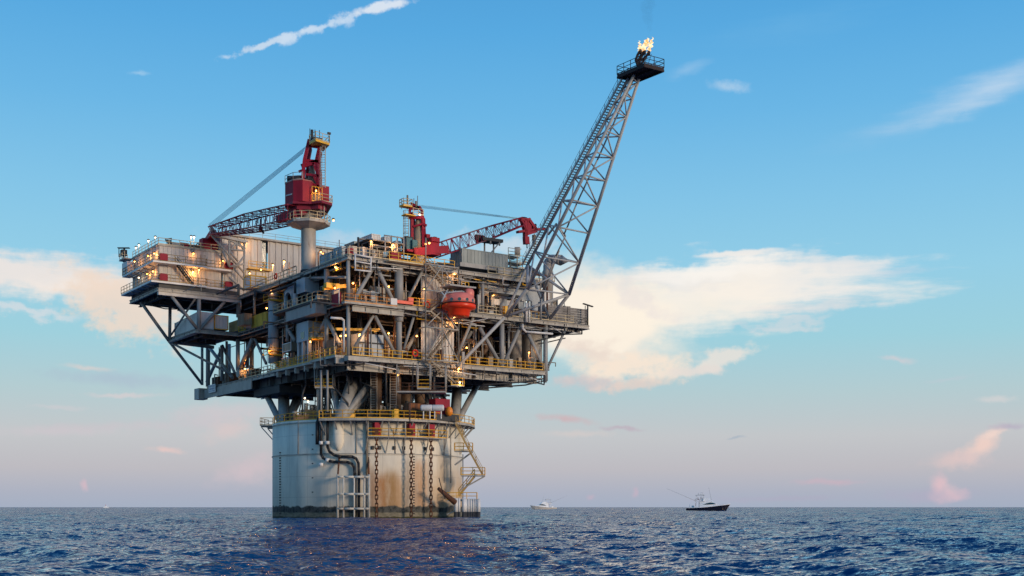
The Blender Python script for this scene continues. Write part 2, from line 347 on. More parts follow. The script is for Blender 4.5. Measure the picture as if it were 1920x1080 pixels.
#@@SETTING
# ------------------------------------------------------------------ water: one wave-displaced sheet to the horizon
def make_water():
    fine = np.radians(np.linspace(-33, 33, 760)); rest = np.radians(np.linspace(33, 327, 150))[1:-1]
    ang = np.concatenate([fine, rest]); nA = len(ang)
    rr = np.concatenate([np.geomspace(3, 16, 40)[:-1], np.geomspace(16, 420, 1050)[:-1], np.geomspace(420, 3000, 760)[:-1], np.geomspace(3000, 60000, 60)]); nR = len(rr)
    A_, R_ = np.meshgrid(ang, rr); X = R_*np.sin(A_); Y = R_*np.cos(A_); Z = np.zeros_like(X); HX = np.zeros_like(X); HYY = np.zeros_like(X)
    rg = np.random.RandomState(5)
    for i in range(116):
        lam = 0.45*(10/0.45)**rg.rand() if i < 90 else 7*(22/7)**rg.rand(); th = R(205)+rg.randn()*.62; k = 2*math.pi/lam
        amp = .0036*lam**.72*(.6+.8*rg.rand())*(1 if i < 90 else 1.25); ph = rg.rand()*6.283
        fade = np.clip((R_*.0035*8/lam), 0, 1); w = 1-np.clip((R_/(lam*(80 if lam < 4.5 else 260))-1)/.7, 0, 1)
        arg = k*(X*math.cos(th)+Y*math.sin(th))+ph; a = amp*w
        Z += a*np.sin(arg); HX -= a*math.cos(th)*np.cos(arg)*.8; HYY -= a*math.sin(th)*np.cos(arg)*.8
    Z *= 1-np.clip((R_-2400)/600, 0, 1)
    d = np.hypot(X-OX, Y-OY); Z *= np.clip((d-13)/12, .25, 1)
    co = np.stack([X+HX, Y+HYY, Z], -1).reshape(-1, 3); co = np.vstack([co, [[0,0,0]]])
    i = np.arange(nR-1)[:,None]*nA; j = np.arange(nA)[None,:]; j2 = (j+1) % nA
    q = np.stack([i+j, i+j2, i+nA+j2, i+nA+j], -1).reshape(-1, 4)
    cidx = len(co)-1; tri = np.stack([np.full(nA, cidx), np.arange(nA), (np.arange(nA)+1) % nA], -1)[:, ::-1]
    me = bpy.data.meshes.new('water'); me.vertices.add(len(co)); me.vertices.foreach_set('co', co.astype(np.float32).ravel())
    nl = q.size+tri.size; me.loops.add(nl); me.loops.foreach_set('vertex_index', np.concatenate([q.ravel(), tri.ravel()]).astype(np.int32))
    npoly = len(q)+len(tri); me.polygons.add(npoly); ls = np.concatenate([np.arange(len(q))*4, q.size+np.arange(len(tri))*3]).astype(np.int32)
    me.polygons.foreach_set('loop_start', ls); me.polygons.foreach_set('use_smooth', np.ones(npoly, bool)); me.update(calc_edges=True); me.validate()
    m = bpy.data.materials.new('sea_water'); m.use_nodes = True; t = m.node_tree; b = t.nodes['Principled BSDF']
    g = t.nodes.new('ShaderNodeNewGeometry'); acc = None
    def vm(op, a, b_):
        n = t.nodes.new('ShaderNodeVectorMath'); n.operation = op
        for i, x in enumerate((a, b_)):
            if x is None: continue
            if isinstance(x, tuple): n.inputs[i].default_value = x
            else: t.links.new(x, n.inputs[i])
        return n.outputs[0]
    for sc_, k, sy in ((.4, .55, 1.6), (1.3, 1.0, 1.6), (4.0, 1.15, 1.4), (12., .7, 1.0)):
        mp = t.nodes.new('ShaderNodeMapping'); mp.inputs['Scale'].default_value = (1, sy, 1); mp.inputs['Rotation'].default_value = (0, 0, R(20)); t.links.new(g.outputs['Position'], mp.inputs[0])
        n = t.nodes.new('ShaderNodeTexNoise'); n.inputs['Scale'].default_value = sc_; n.inputs['Detail'].default_value = 2; t.links.new(mp.outputs[0], n.inputs['Vector'])
        v = vm('MULTIPLY', vm('SUBTRACT', n.outputs['Color'], (.5,.5,.5)), (k, k, 0)); acc = v if acc is None else vm('ADD', acc, v)
    # gusts: patches of rougher and calmer water
    mp = t.nodes.new('ShaderNodeMapping'); mp.inputs['Scale'].default_value = (.012, .03, 1); t.links.new(g.outputs['Position'], mp.inputs[0]); n = t.nodes.new('ShaderNodeTexNoise'); n.inputs['Scale'].default_value = 1; n.inputs['Detail'].default_value = 6; t.links.new(mp.outputs[0], n.inputs['Vector'])
    mr = t.nodes.new('ShaderNodeMapRange'); t.links.new(n.outputs['Fac'], mr.inputs[0]); mr.inputs[1].default_value = .3; mr.inputs[2].default_value = .7; mr.inputs[3].default_value = .75; mr.inputs[4].default_value = 1.35
    sc2 = t.nodes.new('ShaderNodeVectorMath'); sc2.operation = 'SCALE'; t.links.new(acc, sc2.inputs[0]); t.links.new(mr.outputs[0], sc2.inputs['Scale'])
    nn = vm('NORMALIZE', vm('ADD', g.outputs['Normal'], sc2.outputs[0]), None)
    t.nodes.remove(b); df = t.nodes.new('ShaderNodeBsdfDiffuse'); df.inputs[0].default_value = (.003, .056, .150, 1); gl = t.nodes.new('ShaderNodeBsdfGlossy'); gl.inputs['Roughness'].default_value = .06; gl.inputs[0].default_value = (1,1,1,1)
    fr = t.nodes.new('ShaderNodeFresnel'); fr.inputs[0].default_value = 1.33; t.links.new(nn, gl.inputs['Normal']); t.links.new(nn, fr.inputs['Normal'])
    mp_ = t.nodes.new('ShaderNodeMath'); mp_.operation = 'POWER'; t.links.new(fr.outputs[0], mp_.inputs[0]); mp_.inputs[1].default_value = 1.5; mm_ = t.nodes.new('ShaderNodeMath'); mm_.operation = 'MULTIPLY'; t.links.new(mp_.outputs[0], mm_.inputs[0]); mm_.inputs[1].default_value = .95
    ms = t.nodes.new('ShaderNodeMixShader'); t.links.new(mm_.outputs[0], ms.inputs[0]); t.links.new(df.outputs[0], ms.inputs[1]); t.links.new(gl.outputs[0], ms.inputs[2]); t.links.new(ms.outputs[0], t.nodes['Material Output'].inputs[0])
    me.materials.append(m)
    o = bpy.data.objects.new('water', me); COL.objects.link(o); tag(o, kind='structure'); return o
make_water()
#@@HULL
# ------------------------------------------------------------------ hull material: pale paint, rust run, growth band at the waterline
HR = 14.1; HT = 13.7
def hull_mat():
    m = bpy.data.materials.new('hull_paint'); m.use_nodes = True; t = m.node_tree; b = t.nodes['Principled BSDF']; b.inputs['Roughness'].default_value = .6; b.inputs['Specular IOR Level'].default_value = .25
    def n_(k, **kw):
        n = t.nodes.new(k)
        for a, c in kw.items(): setattr(n, a, c)
        return n
    g = n_('ShaderNodeNewGeometry'); s = n_('ShaderNodeSeparateXYZ'); t.links.new(g.outputs['Position'], s.inputs[0])
    def nz(scale, sz, det=7):
        mp = n_('ShaderNodeMapping'); mp.inputs['Scale'].default_value = (1,1,sz); t.links.new(g.outputs['Position'], mp.inputs[0]); n = n_('ShaderNodeTexNoise'); n.inputs['Scale'].default_value = scale; n.inputs['Detail'].default_value = det; n.inputs['Roughness'].default_value=.65
        t.links.new(mp.outputs[0], n.inputs['Vector']); return n.outputs['Fac']
    def ma(op, a, c=None, clamp=False):
        n = n_('ShaderNodeMath', operation=op); n.use_clamp = clamp
        for i, x in enumerate((a, c)):
            if x is None: continue
            if isinstance(x, (int, float)): n.inputs[i].default_value = x
            else: t.links.new(x, n.inputs[i])
        return n.outputs[0]
    def mr(x, a, c, d=0., e=1.):
        n = n_('ShaderNodeMapRange', interpolation_type='SMOOTHSTEP'); t.links.new(x, n.inputs[0])
        for i, q in enumerate((a, c, d, e)): n.inputs[i+1].default_value = q
        return n.outputs[0]
    def mix(f, a, c):
        n = n_('ShaderNodeMix', data_type='RGBA'); t.links.new(f, n.inputs[0]) if not isinstance(f, float) else setattr(n.inputs[0], 'default_value', f)
        for i, q in ((6, a), (7, c)):
            if isinstance(q, tuple): n.inputs[i].default_value = q+(1,)
            else: t.links.new(q, n.inputs[i])
        return n.outputs[2]
    X, Y, Z = s.outputs
    c = mix(mr(nz(.35, .25), .35, .65), (.60,.565,.48), (.75,.69,.57))
    c = mix(mr(nz(1.6, .12), .55, .78, 0, .5), c, (.33,.31,.27))
    ang = ma('MULTIPLY', ma('ARCTAN2', ma('SUBTRACT', Y, OY), ma('SUBTRACT', X, OX)), HR)
    def seam(x, per, w): return mr(ma('PINGPONG', x, per/2), w, w*.35)
    sm = ma('MAXIMUM', seam(Z, 2.9, .05), seam(ang, 3.69, .05)); c = mix(ma('MULTIPLY', sm, .38), c, (.30,.28,.24))
    def streak(x0, w, z0, z1, col, op):
        global_ = ma('SUBTRACT', X, x0); d = ma('DIVIDE', global_, w); f = ma('SUBTRACT', 1.0, ma('MULTIPLY', d, d), True)
        f = ma('MULTIPLY', f, mr(Z, z1, z1-2.0)); f = ma('MULTIPLY', f, mr(Z, z0, z0+.8)); f = ma('MULTIPLY', f, mr(nz(.8, .3), .3, .6, .35, 1)); return mix(ma('MULTIPLY', f, op), c, col)
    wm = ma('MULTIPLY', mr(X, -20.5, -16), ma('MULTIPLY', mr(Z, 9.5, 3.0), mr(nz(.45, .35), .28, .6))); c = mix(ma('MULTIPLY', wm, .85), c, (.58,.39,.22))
    c = streak(-17.6, 2.3, .8, 6.9, (.40,.17,.045), .95)
    c = streak(-16.8, 1.1, .8, 7.5, (.36,.22,.09), .8)
    c = streak(-13.0, 1.5, .8, 9.0, (.50,.27,.13), .75)
    c = streak(-9.8, 1.0, .8, 10, (.38,.27,.16), .6)
    c = streak(-14.6, .5, .8, 9.5, (.22,.20,.18), .6)
    c = streak(-11.6, .4, .8, 9.5, (.24,.20,.17), .6)
    c = streak(-19.4, .6, .8, 8.0, (.28,.16,.10), .6)
    zz = ma('ADD', Z, ma('MULTIPLY', ma('SUBTRACT', nz(.45, .2), .5), 1.4))
    gb = mix(mr(nz(2.2, .8), .35, .6), (.030,.036,.034), (.11,.11,.10))
    c = mix(mr(zz, 1.75, 1.5), c, gb)
    pb = mix(mr(nz(1.5, 1.5), .35, .65), (.30,.27,.20), (.17,.16,.115))
    z2 = ma('ADD', Z, ma('MULTIPLY', ma('SUBTRACT', nz(.9, .2), .5), .5)); c = mix(mr(z2, .85, .68), c, pb); c = mix(mr(z2, .22, .1), c, (.06,.06,.02))
    t.links.new(c, b.inputs['Base Color'])
    bn = n_('ShaderNodeBump'); bn.inputs['Strength'].default_value = .25; bn.inputs['Distance'].default_value = .15; t.links.new(nz(.5, .5, 3), bn.inputs['Height']); t.links.new(bn.outputs[0], b.inputs['Normal'])
    return m
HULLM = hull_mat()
hull = thing('spar_hull', 'huge pale cylindrical hull standing in the sea with dark growth band and rust runs', 'platform hull')
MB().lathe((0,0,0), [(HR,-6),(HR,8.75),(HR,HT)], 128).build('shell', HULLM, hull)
m = MB()
for z in (8.85, 13.3): m.sector(HR-.02, HR+.10, -180, 180, z, z+.14, 3)
m.build('seam_ring', PALE, hull)
MB().sector(0.5, HR-.15, -180, 180, HT+.004, HT+.03, 5).build('top_plate', PLATE, hull)
m = MB()
for px, z0, z1 in ((559,8.9,13.6),(688,0.2,13.6),(668,8.9,13.6),(741,8.9,11),(757,8.9,11),(833,5,13),(845,5,13)):
    p = cyl_at(px, HR+.04, z0); m.tube(p, (p[0],p[1],z1), .09, n=6)
m.build('vertical_pipe', PALE, hull)
m = MB()
for px, z0, z1, st in ((525,.2,9.6,.38),(776,.6,9.2,.38)):
    z = z0
    while z < z1:
        a = cyl_at(px-1.4, HR+.03, z); b = cyl_at(px+1.6, HR+.03, z); MB().beam(a, b, .05, .17).build('draft_mark', BLACK, hull); z += st
for px, z0, z1, st in ((586,1.6,12.6,2.0),):
    z = z0
    while z < z1: a = cyl_at(px-1.4, HR+.012, z); b = cyl_at(px+1.4, HR+.012, z); MB().beam(a, b, .02, .14).build('draft_mark', BLACK, hull); z += st
m = MB()
for px in (699,712,739,757,797,811): 
    p = cyl_at(px, HR+.1, 9.5); MB().cbox(p, .35, .3, .5).build('pad_eye', DARK, hull)
LEG = {'front': (-9.25,-9.25), 'left': (-9.25,9.25), 'back': (9.25,9.25), 'right': (9.25,-9.25)}
for k, (a, b) in LEG.items():
    q = 13.0/math.hypot(a, b); p = (a*q, b*q)
    mm = MB().lathe((p[0]*1.075,p[1]*1.075,0), [(.2,9.3),(.5,9.7),(.82,10.5),(.85,HT+.05)], 28)
    mm.build('leg_stub', HULLM, hull)
# walkway round the top, with rail
wk = thing('hull_walkway', 'grating walkway with yellow rail round the top of the hull', 'walkway')
m = MB(); A0, A1 = -108, 12
m.sector(HR+.1, 16.0, A0, A1, HT-.08, HT+.02, 4); m.sector(15.85, 16.05, A0, A1, HT-.32, HT-.08, 4); m.sector(HR+.11, 16, 168, 186, HT-.08, HT+.02, 4); m.build('grating', PALE, wk)
m = MB()
for a in list(range(A0, A1+1, 8))+[170, 184]:
    t = R(a)-TH; c, s_ = math.cos(t), math.sin(t); m = MB(); m.beam((HR*c,HR*s_,HT-2.2), (15.8*c,15.8*s_,HT-.3), .14, .14); m.beam((HR*c,HR*s_,HT-.2), (15.9*c,15.9*s_,HT-.2), .14, .18); m.build('bracket', GREY, wk)
MB().rail(arc(15.95, A0, 2, HT)).build('railing', YEL, wk)
MB().rail(arc(15.95, 2, 12, HT)).build('railing', YELP, wk)
MB().rail(arc(HR-.2, 186, 250, HT)).build('railing', YEL, wk)
MB().rail(arc(15.95, 168, 186, HT)+arc(HR, 186, 187, HT)).build('railing', YELP, wk)
# hanging balcony with chain fairleads
def wang(px, r): p = cyl_at(px, r, 0); x, y, _ = W(*p); return math.degrees(math.atan2(y-OY, x-OX))
b0, b1 = wang(690, 15.6), wang(838, 15.6)
bal = thing('chain_balcony', 'narrow yellow railed balcony hung below the hull walkway over the chains', 'balcony')
MB().sector(HR+.25, 15.7, b0, b1, 11.15, 11.25, 4).build('grating', PALE, bal)
MB().rail(arc(15.65, b0, b1, 11.25)).build('railing', YEL, bal)
m = MB()
for px in (690, 729, 760, 808-4, 837):
    p = cyl_at(px, 15.6, 11.2); m.tube(p, (p[0],p[1],HT-.3), .09, n=6)
    q = cyl_at(px-6, HR, 8.9); m.beam(q, p, .12, .12)
m.build('hanger', PALE, bal)
for px, lb in ((706,'red chain fairlead at the left end of the hanging balcony'),(771,'red chain fairlead in the middle of the hanging balcony'),(808,'red chain fairlead near the right end of the hanging balcony')):
    p = cyl_at(px, 15.0, 11.25); t = thing('chain_fairlead', lb, 'chain fairlead', p, 'chain fairleads')
    MB().cbox((p[0],p[1],11.25), .9, .7, 1.9).build('housing', RED, t)
    MB().tube((p[0]-.5,p[1]-.5,11.9), (p[0]+.5,p[1]+.5,11.9), .45, n=14).build('sheave', RUST, t)
for px, lb, mt_ in ((706,'rusty mooring chain nearest the white pipe frame', RUST),(771,'rusty mooring chain at the middle of the hull', RUST),(808,'slim dark mooring chain nearest the stairs', RUST)):
    z = 11.0; i = 0; p0 = cyl_at(px, 15.45, 0); m = MB(); d = Vector((math.cos(.8), math.sin(.8), 0)); d2 = Vector((-d.y, d.x, 0))
    while z > -1.2:
        ax = d if i % 2 else d2; c = Vector((p0[0], p0[1], z)); pts = []
        wd_, hl = .19, .38
        for j in range(12):
            t = 2*math.pi*j/12; x = wd_*math.cos(t); y = (hl-wd_)*(1 if math.sin(t) > 0 else -1)+wd_*math.sin(t); pts.append(c+ax*x+Vector((0,0,y)))
        for a_, b_ in zip(pts, pts[1:]+pts[:1]): m.tube(a_, b_, .075, n=6)
        z -= .58; i += 1
    tag(m.build('mooring_chain', mt_, None, (p0[0],p0[1],0)), lb, 'chain', 'mooring chains')
# white pipe guard frame in front of the risers
gf = thing('pipe_guard_frame', 'white tubular guard frame fixed to the hull at the waterline', 'guard frame', cyl_at(664, 15.5, 0))
m = MB(); zt = 6.0; XS = (633, 645, 664, 683, 692)
def ga(px, r=15.9): return Vector(cyl_at(px, r, 0))
for px, r in ((633,.16),(644,.13),(664,.13),(683,.13),(692,.16)):
    p = ga(px); m.tube((p.x,p.y,-1), (p.x,p.y,zt-(0 if r > .15 else .5)), r, n=8)
m.build('upright', WORN, gf)
m = MB()
for z in (zt-.35, 3.3, 1.3):
    pts = [ga(x)+Vector((0,0,z)) for x in XS]
    for a_, b_ in zip(pts[:-1], pts[1:]): m.tube(a_, b_, .17, n=8)
m.build('crossbar', WORN, gf)
m = MB()
for px in (633, 692):
    p, q = ga(px), ga(px+(3 if px < 660 else -2), HR); m.tube((p.x,p.y,zt-.6), (q.x,q.y,8.4), .13, n=6); m.tube((p.x,p.y,1.3), (q.x,q.y,1.3), .12, n=6); m.tube((p.x,p.y,3.3), (q.x,q.y,3.3), .12, n=6); m.tube((p.x,p.y,zt-.35), (q.x,q.y,zt-.35), .12, n=6)
m.build('rusty_strut', RUST, gf)
# riser hoses
for nm, pts, lb in (('a', [(602,772),(602,852),(606,859),(615,864),(626,866),(650,866),(659,869),(664,876),(665,893)], 'outer black riser pipe bending along the hull into the white frame'),
                    ('b', [(614,772),(614,838),(618,847),(628,854),(640,856),(660,856),(668,860),(672,868),(673,893)], 'inner black riser pipe bending along the hull into the white frame')):
    P = []
    for px, py in pts:
        p = cyl_at(px, HR+.5, 0); Y = W(*p)[1]; P.append((p[0], p[1], CH+(HY-py)*Y/F))
    P.append((P[-1][0], P[-1][1], -1))
    t = thing('riser_pipe', lb, 'riser pipe', (P[0][0],P[0][1],0), 'black riser pipes on the hull'); MB().path(P, .19, 10).build('pipe', BLACK, t)
    m = MB()
    for z in (10.2, 7.2+(nm=='b')*.6): m.tube((P[1][0],P[1][1],z), (P[1][0],P[1][1],z+.45), .3, n=12)
    m.build('flange', WHITE, t); m = MB(); m.tube((P[0][0],P[0][1],13.5), (P[0][0],P[0][1],20.5), .15, n=10); m.build('upper_pipe', GREY, t)
p = cyl_at(595, HR+.4, 11.3); tag(MB().path([(p[0],p[1],10.2),(p[0],p[1],13.2),(p[0]+.5,p[1]+.5,13.9)], .26, 10).build('short_standpipe', BLACK, None, (p[0],p[1],10.2)), 'short thick black pipe clamped to the hull beside the long risers', 'pipe')
p = cyl_at(688, HR+.35, 6); tag(MB().tube(p, (p[0],p[1],13.5), .16, n=10).build('caisson_pipe', TAN, None, p), 'thin tan vertical pipe on the hull above the guard frame', 'pipe')
# side stairs and fender landing
st = thing('access_stairs', 'yellow zigzag stairs down the right side of the hull to the sea', 'stairs', FY(870,950,172))
def Y_(px, py, Y=171): return FY(px, py, Y)
YS = 170
m = MB(); m.stairs(Y_(855,795,YS), Y_(879,843,YS),1.5); m.stairs(Y_(880,845,YS), Y_(905,890,YS),1.5); m.stairs(Y_(890,893,YS+1), Y_(860,930,YS+1),1.5); m.build('flight', mat('rusty_yellow_stair', (.52,.33,.11), .6, var=.3, rust=.5), st)
m = MB(); rl = MB(); br = MB()
for (x0, x1, y, dep) in ((852,886,845,1.6),(864,909,891,1.8),(838,894,938,1.6)):
    a, b = Vector(Y_(x0,y,YS)), Vector(Y_(x1,y,YS)); n_ = Vector((sT*0+(-.571)*0, 0, 0)); back = Vector(UV(OX, OY+dep))-Vector(UV(OX, OY)) if False else Vector((sT*dep, cT*dep, 0))
    b.z = a.z; m.add([a, b, b+back, a+back, a-Vector((0,0,.14)), b-Vector((0,0,.14)), b+back-Vector((0,0,.14)), a+back-Vector((0,0,.14))], [(0,1,2,3),(7,6,5,4),(0,4,5,1),(1,5,6,2),(2,6,7,3),(3,7,4,0)])
    rl.rail([a+back, a, b, b+back]); br.beam(a+Vector((0,0,-2)), b-Vector((0,0,.1)), .14, .14); br.beam(a+back+Vector((0,0,-2)), b+back-Vector((0,0,.1)), .14, .14)
m.build('landing', PALE, st); rl.build('railing', YEL, st); br.build('bracket', PALE, st)
m = MB(); m.tube(Y_(868,852,YS+1), Y_(868,935,YS+1), .07, n=6); m.build('hanger_rod', PALE, st)
fd = thing('fender_piles', 'row of pale fender piles with dark wet feet beside the hull', 'fender', FY(876,968,170))
for px in (855, 861, 870, 874, 878.5, 883, 887.5, 892, 897):
    a = Y_(px, 936 if px > 869 else 934, 169.5); rp = .30 if px in (870,855,897) else .17; pl_ = MB().tube((a[0],a[1],.85), a, rp, n=10).build('pile', WHITE, fd); MB().tube((a[0],a[1],-1.5), (a[0],a[1],.845), rp*1.02, n=10).build('wet_foot', DARK, pl_)
MB().beam(Y_(852,937,169.9), Y_(899,937,169.9), .3, .25).build('cap_beam', PALE, fd)
tag(MB().tube(Y_(822,916,166.5), Y_(853,942,168.5), .25, .42, n=10).build('rusty_boom', RUST, None, Y_(853,942,168.5)), 'rusty tapered swing boom lying against the hull by the landing', 'boom')
tag(MB().path([Y_(823,896,165.8), Y_(825,905,165.5), Y_(830,922,165.5), Y_(835,936,165.8)], .06, 6).build('hook_cable', BLACK, None, Y_(835,936,165.8)), 'thin dark cable with hook hanging over the rusty boom', 'cable')
#@@LEGS
LZ, MZ, UZ = 22.3, 30.0, 36.0
def legs():
    Z1 = LZ-1.2
    spec = {'front': ('front support leg with three thick raking braces on the hull rim', [(668,700,.95,.95),(621,703,.46,.46),(708,699,.46,.46),(722,706,.42,.42)]),
            'left': ('left support leg fanning out above the hull rim', [(532,725,.85,.95),(492,725,.48,.48),(562,727,.48,.48),(574,727,.44,.44)]),
            'right': ('right support leg fanning out behind the hull stairs', [(858,718,.80,.80),(825,731,.46,.46),(897,718,.46,.46)])}
    for k, (lb, mem) in spec.items():
        a, b = LEG[k]; t = thing('raking_support', lb, 'support leg', (a,b,HT), 'legs between hull and decks')
        q = 13.3/math.hypot(a, b); foot = Vector((a*q, b*q, HT-.4))
        for i, (px, py, r0, r1) in enumerate(mem):
            top = Vector(FZ(px, py, Z1+.1)); f2 = foot+((top-foot)*.06 if i else Vector((0,0,0)))
            MB().tube(f2, top+(top-foot)*.05, r0, r1, 20).build('main_column' if i == 0 else 'raking_brace', GREY, t)
    t = thing('raking_support', 'rear support leg hidden behind stairs and pipes above the hull', 'support leg', (9,9,HT), 'legs between hull and decks')
    MB().tube((9,9,HT), (9,9,Z1), 1.3, n=18).build('main_column', GREY, t)
    for d in ((-5,0),(0,-5),(5,0)): MB().tube((9,9,HT+1), (9+d[0],9+d[1],Z1), .6, n=12).build('raking_brace', GREY, t)
legs()
# gear on the hull top
def gear():
    k = 0
    def nm(name, lb, cat, base, group=None): return thing(name, lb, cat, base, group)
    for px, lb in ((705,'ribbed conductor column with side ladder left of centre above the hull'),(741,'ribbed conductor column with side ladder right of centre above the hull')):
        p = FY(px, 770, 172); t = nm('conductor_column', lb, 'column', (p[0],p[1],HT), 'ladder columns above the hull')
        MB().tube((p[0],p[1],HT), (p[0],p[1],LZ-1), .85, n=16).build('casing', BROWN, t); m = MB()
        x, y = p[0]-.75, p[1]-.75
        for i in range(22): m.beam((x-.3,y+.3,HT+.3+i*.36), (x+.3,y-.3,HT+.3+i*.36), .05, .07)
        for s_ in (-.32,.32): m.beam((x+s_,y-s_,HT), (x+s_,y-s_,LZ-1), .07, .07)
        m.build('ladder', PALE, t)
    for px, r in ((760,.95),(790,1.0),(600,.5),(614,.4),(676,.35)):
        p = FY(px, 770, 182 if r > .9 else 176); k += 1
        tag(MB().tube((p[0],p[1],HT), (p[0],p[1],LZ-1), r, n=16).build('riser_casing', BROWN if r > .9 else PALE, None, (p[0],p[1],HT)), 'vertical casing standing %s above the hull' % {760:'in the gloom behind the yellow ladder',790:'just behind the white drums',600:'beside the leftmost black riser',614:'over the inner black riser',676:'right of the front leg foot'}[px], 'casing', 'casings between hull and decks')
    for px, py, lb in ((800,772,'left white drum on the hull walkway'),(821,774,'white drum beside the red winch house')):
        p = FY(px, py+2, 166); t = nm('white_drum', lb, 'tank', (p[0],p[1],HT), 'white drums on the walkway'); c = Vector((p[0],p[1],HT+1.55)); d = Vector((.83,-.56,0))
        d = Vector((cT, -sT, 0))
        MB().lathe(c-d*.75, [(.25,-.1),(.42,0),(.45,.1),(.45,1.4),(.42,1.5),(.25,1.6)], 16, d).build('shell', WHITE, t)
        m = MB()
        for s_ in (-.45,.45): MB().beam(c+d*s_-Vector((0,0,.4)), c+d*s_-Vector((0,0,1.5)), .12, .12).build('stand', WHITE, t)
    p = FY(824, 790, 170); t = nm('winch_house', 'red box winch house on the hull top near the right leg', 'winch', (p[0],p[1],HT))
    m = MB(); m.cbox((p[0],p[1],HT+.9), 2.4, 1.8, 2.2); m.build('body', RED, t); MB().box(p[0]-1.4,p[0]+2.6,p[1]-1.1,p[1]+1.1,HT,HT+.9).build('skid', DARK, t); MB().cbox((p[0]-3.6,p[1]+.4,HT+.4), 3.2, 1.6, 1.9).build('drum_housing', RUST, t)
    p = FY(842, 782, 169); tag(MB().ball((p[0],p[1],HT+1.3), .55, 16, 1.25).build('buoy', mat('orange_buoy', (.8,.25,.02), .4), None, (p[0],p[1],HT)), 'bright orange pear shaped buoy on the walkway', 'buoy')
    for i, (px, Y, w, h, mt_, lb) in enumerate([(560,172,2.4,1.5,BROWN,'rusty valve skid on the hull edge left of the risers'),(544,173,1.6,1.4,BROWN,'brown pump at the left edge of the hull top'),(580,178,2.2,3.2,TAN,'tan cabinet under the bright white lamps'),
            (636,170,1.8,1.5,BROWN,'brown valve cluster beside the front leg'),(655,171,1.4,1.6,YEL,'yellow machine beside the front leg'),(694,171,1.6,1.8,DARK,'dark pump in front of the left ladder column'),(718,172,1.8,2.4,BROWN,'brown motor between the two ladder columns'),
            (731,175,2.0,3.0,TAN,'tan cabinet left of the right ladder column'),(757,174,2.2,2.6,DARK,'dark winch behind the yellow rail'),(768,176,1.8,3.4,DARK,'tall dark cabinet behind the middle chain'),(780,171,1.6,2.4,BROWN,'brown gearbox left of the white drums'),
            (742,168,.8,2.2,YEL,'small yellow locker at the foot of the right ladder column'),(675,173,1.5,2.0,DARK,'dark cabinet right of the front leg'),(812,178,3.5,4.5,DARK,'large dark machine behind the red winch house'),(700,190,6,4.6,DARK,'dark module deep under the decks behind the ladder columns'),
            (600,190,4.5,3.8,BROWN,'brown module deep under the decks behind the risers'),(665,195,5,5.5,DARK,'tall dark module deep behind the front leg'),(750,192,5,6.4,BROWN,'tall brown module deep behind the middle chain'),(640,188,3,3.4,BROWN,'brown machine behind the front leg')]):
        p = FY(px, 780, Y); t = nm('equipment_skid', lb, 'machine', (p[0],p[1],HT), 'gear on the hull top')
        m = MB(); m.box(p[0]-w/2,p[0]+w/2,p[1]-w*.35,p[1]+w*.35,HT+.25,HT+h*.7); m.build('casing', mt_, t)
        m = MB(); m.tube((p[0]-w*.25,p[1],HT+h*.7), (p[0]-w*.25,p[1],HT+h), w*.14, n=10); m.tube((p[0]+w*.2,p[1],HT+h*.7), (p[0]+w*.2,p[1],HT+h*.9), w*.1, n=10); m.path([(p[0]-w*.25,p[1],HT+h*.93),(p[0]+w*.45,p[1],HT+h*.93),(p[0]+w*.45,p[1],HT+.3)], .09, 6); m.build('pipe', DARK if i % 2 else PALE, t)
        MB().box(p[0]-w*.55,p[0]+w*.55,p[1]-w*.4,p[1]+w*.4,HT+.03,HT+.25).build('skid_frame', DARK, t)
    # hanging service platforms between hull and lower deck
    pl = nm('service_platform', 'long grating platform slung under the lower deck with sloping stair', 'service platform', FY(780,735,168))
    for (x0, y0, x1, y1, Yn, dep) in ((744,733,835,728,166,2.5),(590,725,624,727,171,2.0),(782,727,806,727,165.4,2)):
        a, b = Vector(FY(x0,y0,Yn)), Vector(FY(x1,y1,Yn)); b.z = a.z; d = Vector((sT,cT,0))*dep; m = MB(); dn = Vector((0,0,.2))
        m.add([a,b,b+d,a+d,a-dn,b-dn,b+d-dn,a+d-dn], [(0,1,2,3),(7,6,5,4),(0,4,5,1),(1,5,6,2),(2,6,7,3),(3,7,4,0)]); m.build('grating', PALE, pl)
        MB().rail([a+d, a, b, b+d]).build('railing', YEL if x0 != 744 else RUST, pl); m = MB()
        for q in (a, b, a+d, b+d): m.tube(q, (q.x,q.y,LZ-1), .07, n=6)
        m.build('hanger', PALE, pl)
    # loops of hose and pipes between hull top and deck
    ht_ = nm('hose_bundle', 'tangle of dark hoses and thin pipes hanging between hull top and lower deck', 'hoses', FY(760,760,176)); ht_['kind'] = 'stuff'
    m = MB(); rr = random.Random(3)
    for i in range(46):
        px = rr.uniform(565, 835); Y = rr.uniform(168, 190); a = FY(px, 705, Y); zt_ = LZ-1-rr.random()*1.5; zb = HT+rr.random()*3; du, dv = rr.uniform(-2,2), rr.uniform(-2,2)
        if rr.random() < .5: m.tube((a[0],a[1],zt_+.5), (a[0],a[1],zb), rr.uniform(.05,.16), n=6)
        else: m.path([(a[0],a[1],zt_+.5), (a[0],a[1],(zt_+zb)/2+1), (a[0]+du,a[1]+dv,(zt_+zb)/2-rr.random()*2), (a[0]+du,a[1]+dv,zb-1)], rr.uniform(.05,.13), 6)
    for i in range(16):
        px = rr.uniform(560, 800); Y = rr.uniform(168, 186); a = FY(px, 715, Y); z = rr.uniform(18.6, 20.8); m.tube((a[0],a[1],z), (a[0]+rr.choice((0,6)),a[1]+rr.choice((0,5)),z), rr.uniform(.06,.16), n=6)
    m.build('hose', DARK, ht_)
gear()
